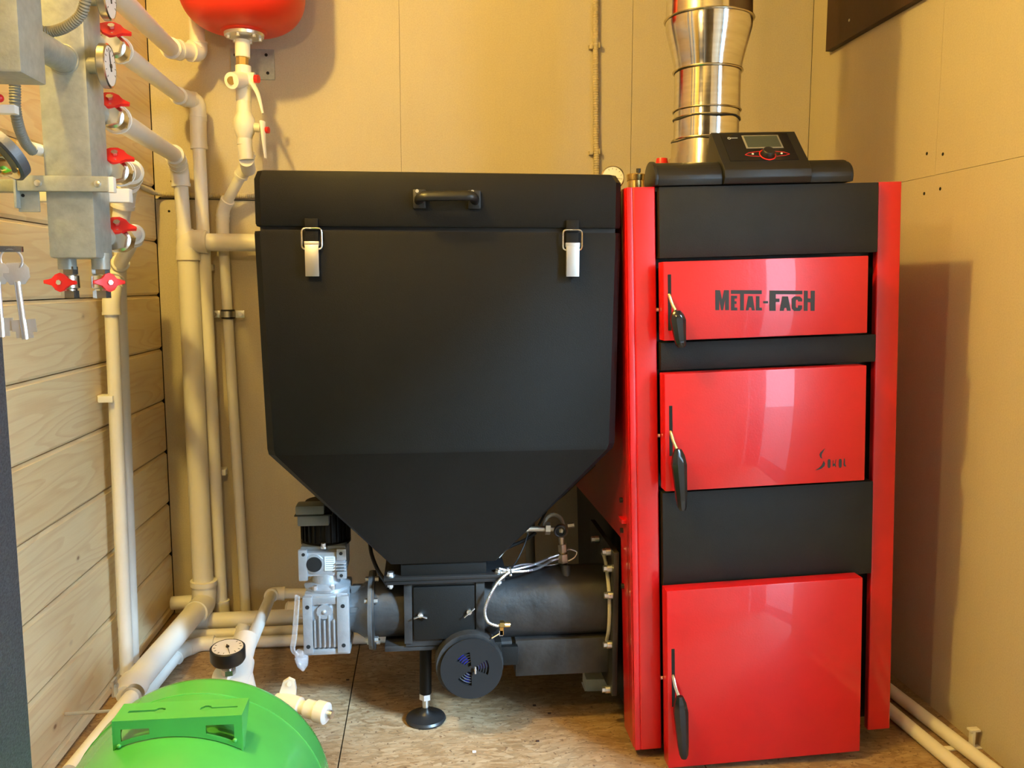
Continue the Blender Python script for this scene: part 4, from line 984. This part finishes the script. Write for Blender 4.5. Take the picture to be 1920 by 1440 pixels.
# second collector at the far left with its connecting pipe
qa = at(38, 100, Y=1.26); qb = at(0, 135, Y=1.26)
mc = thing('manifold_column', 'square galvanised manifold column cut off by the left picture edge', 'manifold', (qa.x-.04, 1.3, qb.z))
part(mc, 'column', MB().box(qa.x-.08, qa.x, 1.26, 1.34, qb.z, 2.05, .005), 'galv')
pa_, pb_ = at(28, 60, Y=1.30), at(120, 112, Y=1.502)
part(mc, 'connecting_pipe', MB().cyl(pa_, pb_, .0215, n=28), 'galv')
part(mc, 'weld_ring', MB().ring(pb_+V((0, -.003, 0)), (0, 1, 0), .0225, .0022), 'galv')
part(mc, 'base_strap', MB().box(qa.x-.10, at(36, 205, Y=1.36).x, 1.345, 1.36, at(10, 213, Y=1.35).z, at(10, 197, Y=1.35).z, .001), 'ppbright')
part(mc, 'side_valve_handle', MB().sphere(at(-1, 184, Y=1.33), .006), 'redplastic')

def flex(name, label, pts, r, m='conduit', pitch=.0042, cat='conduit', world=False):
    path = smooth([V(p) for p in pts], 10); path = resample(path, pitch/2)
    t = thing(name, label, cat, path[0]); rs = [r if (i//1) % 2 else r*.84 for i in range(len(path))]
    part(t, 'corrugated_tube', MB().tube(path, rs, 12), m)
    return t
flex('flexible_conduit', 'grey flexible conduit curving in front of the separator top', [P(163, -40, 1.40), P(160, 2, 1.40), P(150, 30, 1.41), P(125, 50, 1.42), P(98, 59, 1.43), P(74, 58, 1.43)], .0085)
f2 = flex('flexible_conduit', 'grey flexible conduit hanging left of the separator column', [P(25, 120, 1.40), P(28, 160, 1.40), P(29, 205, 1.40), P(36, 240, 1.42), P(48, 268, 1.45), P(62, 284, 1.48)], .0085)
part(f2, 'end_gland', MB().cyl(P(58, 277, 1.475), P(80, 283, 1.52), .0095), 'ppbright')
f3 = flex('wall_conduit', 'thin corrugated conduit running vertically down the back wall right of centre', [P(1117, -80, 2.722), P(1117, 120, 2.722), P(1117.5, 240, 2.722), P(1119, 345, 2.722)], .0098, 'conduit_y', .0075)
for py in (88, 286):
    q = P(1116, py, 2.725); cq = part(f3, 'conduit_clip', MB().box(q.x-.020, q.x-.009, YB-.02, YB-.001, q.z-.008, q.z+.004, .001).box(q.x+.009, q.x+.013, YB-.026, YB-.001, q.z-.006, q.z+.010, .001).box(q.x-.010, q.x+.010, YB-.005, YB-.001, q.z-.006, q.z+.006, .001), 'conduit_y')
flex('wall_conduit', 'thin corrugated conduit running level behind the white pipes to the hopper', [at(250, 342, X=XL+.012), at(275, 355, X=XL+.012), P(300, 363, 2.715), P(380, 366, 2.722), P(600, 369, 2.722)], .0075, 'conduit_y', .006)
wc = thing('wall_cable', 'thin dark cable strung along the back wall seam below the level conduit', 'cable', P(300, 371, 2.73))
part(wc, 'cable_sheath', MB().tube([P(297, 371, 2.733), P(390, 374, 2.733), P(480, 376, 2.733)], .0012, 6), 'castiron')
part(wc, 'cable_pin', MB().sphere(P(300, 371, 2.731), .003), 'castiron')

# ------------------------------------------------------------------ red expansion tank and its valve chain
TC = V((-.487, 2.52, 0)); zt0 = at(455, 62, Y=2.52).z
et = thing('expansion_tank', 'red round-bottomed expansion tank hanging at the top of the back wall', 'tank', (TC.x, TC.y, zt0))
R0 = .168
pr = [(zt0-.003, .052), (zt0, .060)]
for k in range(0, 13):
    a = math.pi/2*k/12; rr = .062+(R0-.062)*math.sin(a)**.9; pr.append((zt0+.004+.098*(1-math.cos(a)), rr))
pr += [(zt0+.35, R0), (zt0+.42, .14), (zt0+.44, .02)]
part(et, 'tank_shell', MB().lathe(pr, (TC.x, TC.y, 0), (0, 0, 1), 72), 'tankred')
part(et, 'flange', MB().lathe([(zt0-.012, .030), (zt0-.010, .053), (zt0-.002, .054), (zt0, .040)], (TC.x, TC.y, 0), (0, 0, 1), 36), 'steel')
for k in range(6):
    a = 2*math.pi*k/6+.3; x, y = TC.x+.042*math.cos(a), TC.y+.042*math.sin(a)
    part(et, 'flange_bolt', MB().hexn((x, y, zt0-.018), (x, y, zt0-.010), .006), 'steel')
wp = thing('wall_plate', 'white steel mounting plate with two holes behind the tank valve chain', 'plate', P(495, 120, 2.73))
q0, q1 = P(434, 148, 2.732), P(514, 93, 2.732)
pp_ = part(wp, 'plate', MB().box(q0.x, q1.x, 2.729, 2.734, q0.z, q1.z, .001), 'galv')
for px, py in ((499, 103), (502, 137), (441, 103), (443, 137)):
    q = P(px, py, 2.729); part(pp_, 'screw_hole', MB().cyl((q.x, 2.7285, q.z), (q.x, 2.730, q.z), .0048, n=12), 'dark')
vc = thing('tank_valve_chain', 'white plastic valve chain with two lever handles under the red tank', 'valve', P(456, 250, 2.52))
def Q(py, px=456, Y=2.52): return P(px, py, Y)
part(vc, 'upper_socket', MB().cyl(Q(76, 455), Q(108, 455), .0205), 'ppbright')
part(vc, 'brass_nut', MB().hexn(Q(106, 454), Q(124, 454), .0165), 'brass')
part(vc, 'valve_block', MB().cyl(Q(124, 456), Q(168, 457), .0215).cyl(Q(150, 440), Q(152, 478), .0225).sphere(Q(150, 460), .0245).cyl(Q(168, 457), Q(190, 457), .021), 'ppbright')
part(vc, 'test_port', MB().cyl(P(455, 150, 2.51), P(434, 151, 2.46), .022), 'ppbright')
part(vc, 'port_socket', MB().cyl(P(434, 151, 2.461), P(433.6, 151, 2.458), .011), 'brass')
part(vc, 'lower_pipe', MB().lathe([(0, .0205), (.035, .0205), (.040, .022)], Q(190, 457), Q(260, 459)-Q(190, 457), 20).cyl(Q(190, 457), Q(262, 459), .0175), 'pp')
part(vc, 'valve_barrel', MB().lathe([(0, .0175), (.008, .020), (.025, .0285), (.052, .0300), (.070, .0235), (.082, .019)], Q(206, 458), Q(264, 459)-Q(206, 458), 26).cyl(Q(238, 466), Q(240, 488), .013), 'pp')
part(vc, 'lower_socket', MB().cyl(Q(260, 459), Q(272, 459), .0205).cyl(Q(272, 459), Q(300, 462), .0205), 'pp')
part(vc, 'union_nut', MB().cyl(Q(300, 462), P(466, 318, 2.57), .0205), 'pp')
def lever(a, b, c):
    mb = MB(); pts = smooth([a, b, c], 6); n = len(pts)
    mb.tube(pts, [.0100-.006*(i/(n-1)) for i in range(n)], 10, flat=.6); return mb
part(vc, 'lever_handle', lever(P(474, 158, 2.50), P(484, 178, 2.475), P(493, 213, 2.46)), 'ppbright')
part(vc, 'lever_cap', MB().cyl(P(478, 148, 2.495), P(485, 148, 2.492), .011), 'redplastic', 'red plastic cap disc')
part(vc, 'lever_handle', lever(P(492, 228, 2.49), P(494, 258, 2.475), P(498, 297, 2.46)), 'ppbright')
part(vc, 'lever_cap', MB().cyl(P(499, 244, 2.485), P(504, 244, 2.483), .009), 'redplastic', 'red plastic cap disc')

# tiny litter on the strand board floor
for i, (px, py) in enumerate(((889, 1410), (1002, 1323), (1030, 1338), (652, 1275), (1008, 1390))):
    q = at(px, py, Z=0)
    part(fl, 'debris_flake', MB().box(q.x-.004, q.x+.004, q.y-.003, q.y+.003, 0, .002, .0005), 'foam' if i == 0 else 'brown')

# pieces that came out of one mesh become parts of their own
def split_islands(o):
    bm = bmesh.new(); bm.from_mesh(o.data); bm.verts.ensure_lookup_table(); seen = set(); isl = []
    for v in bm.verts:
        if v.index in seen: continue
        st = [v]; comp = []; seen.add(v.index)
        while st:
            a = st.pop(); comp.append(a.index)
            for e in a.link_edges:
                b = e.other_vert(a)
                if b.index not in seen: seen.add(b.index); st.append(b)
        isl.append(set(comp))
    bm.free()
    if len(isl) < 2: return
    src = o.data
    for k, comp in enumerate(isl):
        b2 = bmesh.new(); b2.from_mesh(src)
        bmesh.ops.delete(b2, geom=[v for v in b2.verts if v.index not in comp], context='VERTS')
        me = bpy.data.meshes.new(src.name); b2.to_mesh(me); b2.free()
        if not me.materials: me.materials.append(src.materials[0])
        if k == 0: o.data = me
        else:
            c = o.copy(); c.data = me; COL.objects.link(c)
SPLIT = ('feed_tube', 'inspection_frame_edge', 'upper_rail', 'valve_hex', 'clip_jaw', 'clip_base', 'conduit_clip', 'latch_catch', 'key_bit', 'tee_arm')
for o in list(bpy.data.objects):
    if o.type == 'MESH' and o.name.split('.')[0] in SPLIT: split_islands(o)

GROUPS = {'ball_valve': 'red handled ball valves on the separator', 'thermometer': 'dial thermometers on the separator', 'white_pipe': 'white plastic pipes on the left and back walls', 'white_floor_pipe': 'white plastic pipes along the floor edge', 'wall_pipe': 'white floor pipes along the right wall', 'sensor_cable': 'armoured sensor cables at the feeder', 'black_cable': 'black cables around the hopper funnel', 'pipe_clip': 'white plastic pipe clips', 'flexible_conduit': 'grey flexible conduits by the separator', 'wall_conduit': 'corrugated conduits on the back wall'}
for o in bpy.data.objects:
    if o.type == 'EMPTY' and o.name.split('.')[0] in GROUPS: o['group'] = GROUPS[o.name.split('.')[0]]
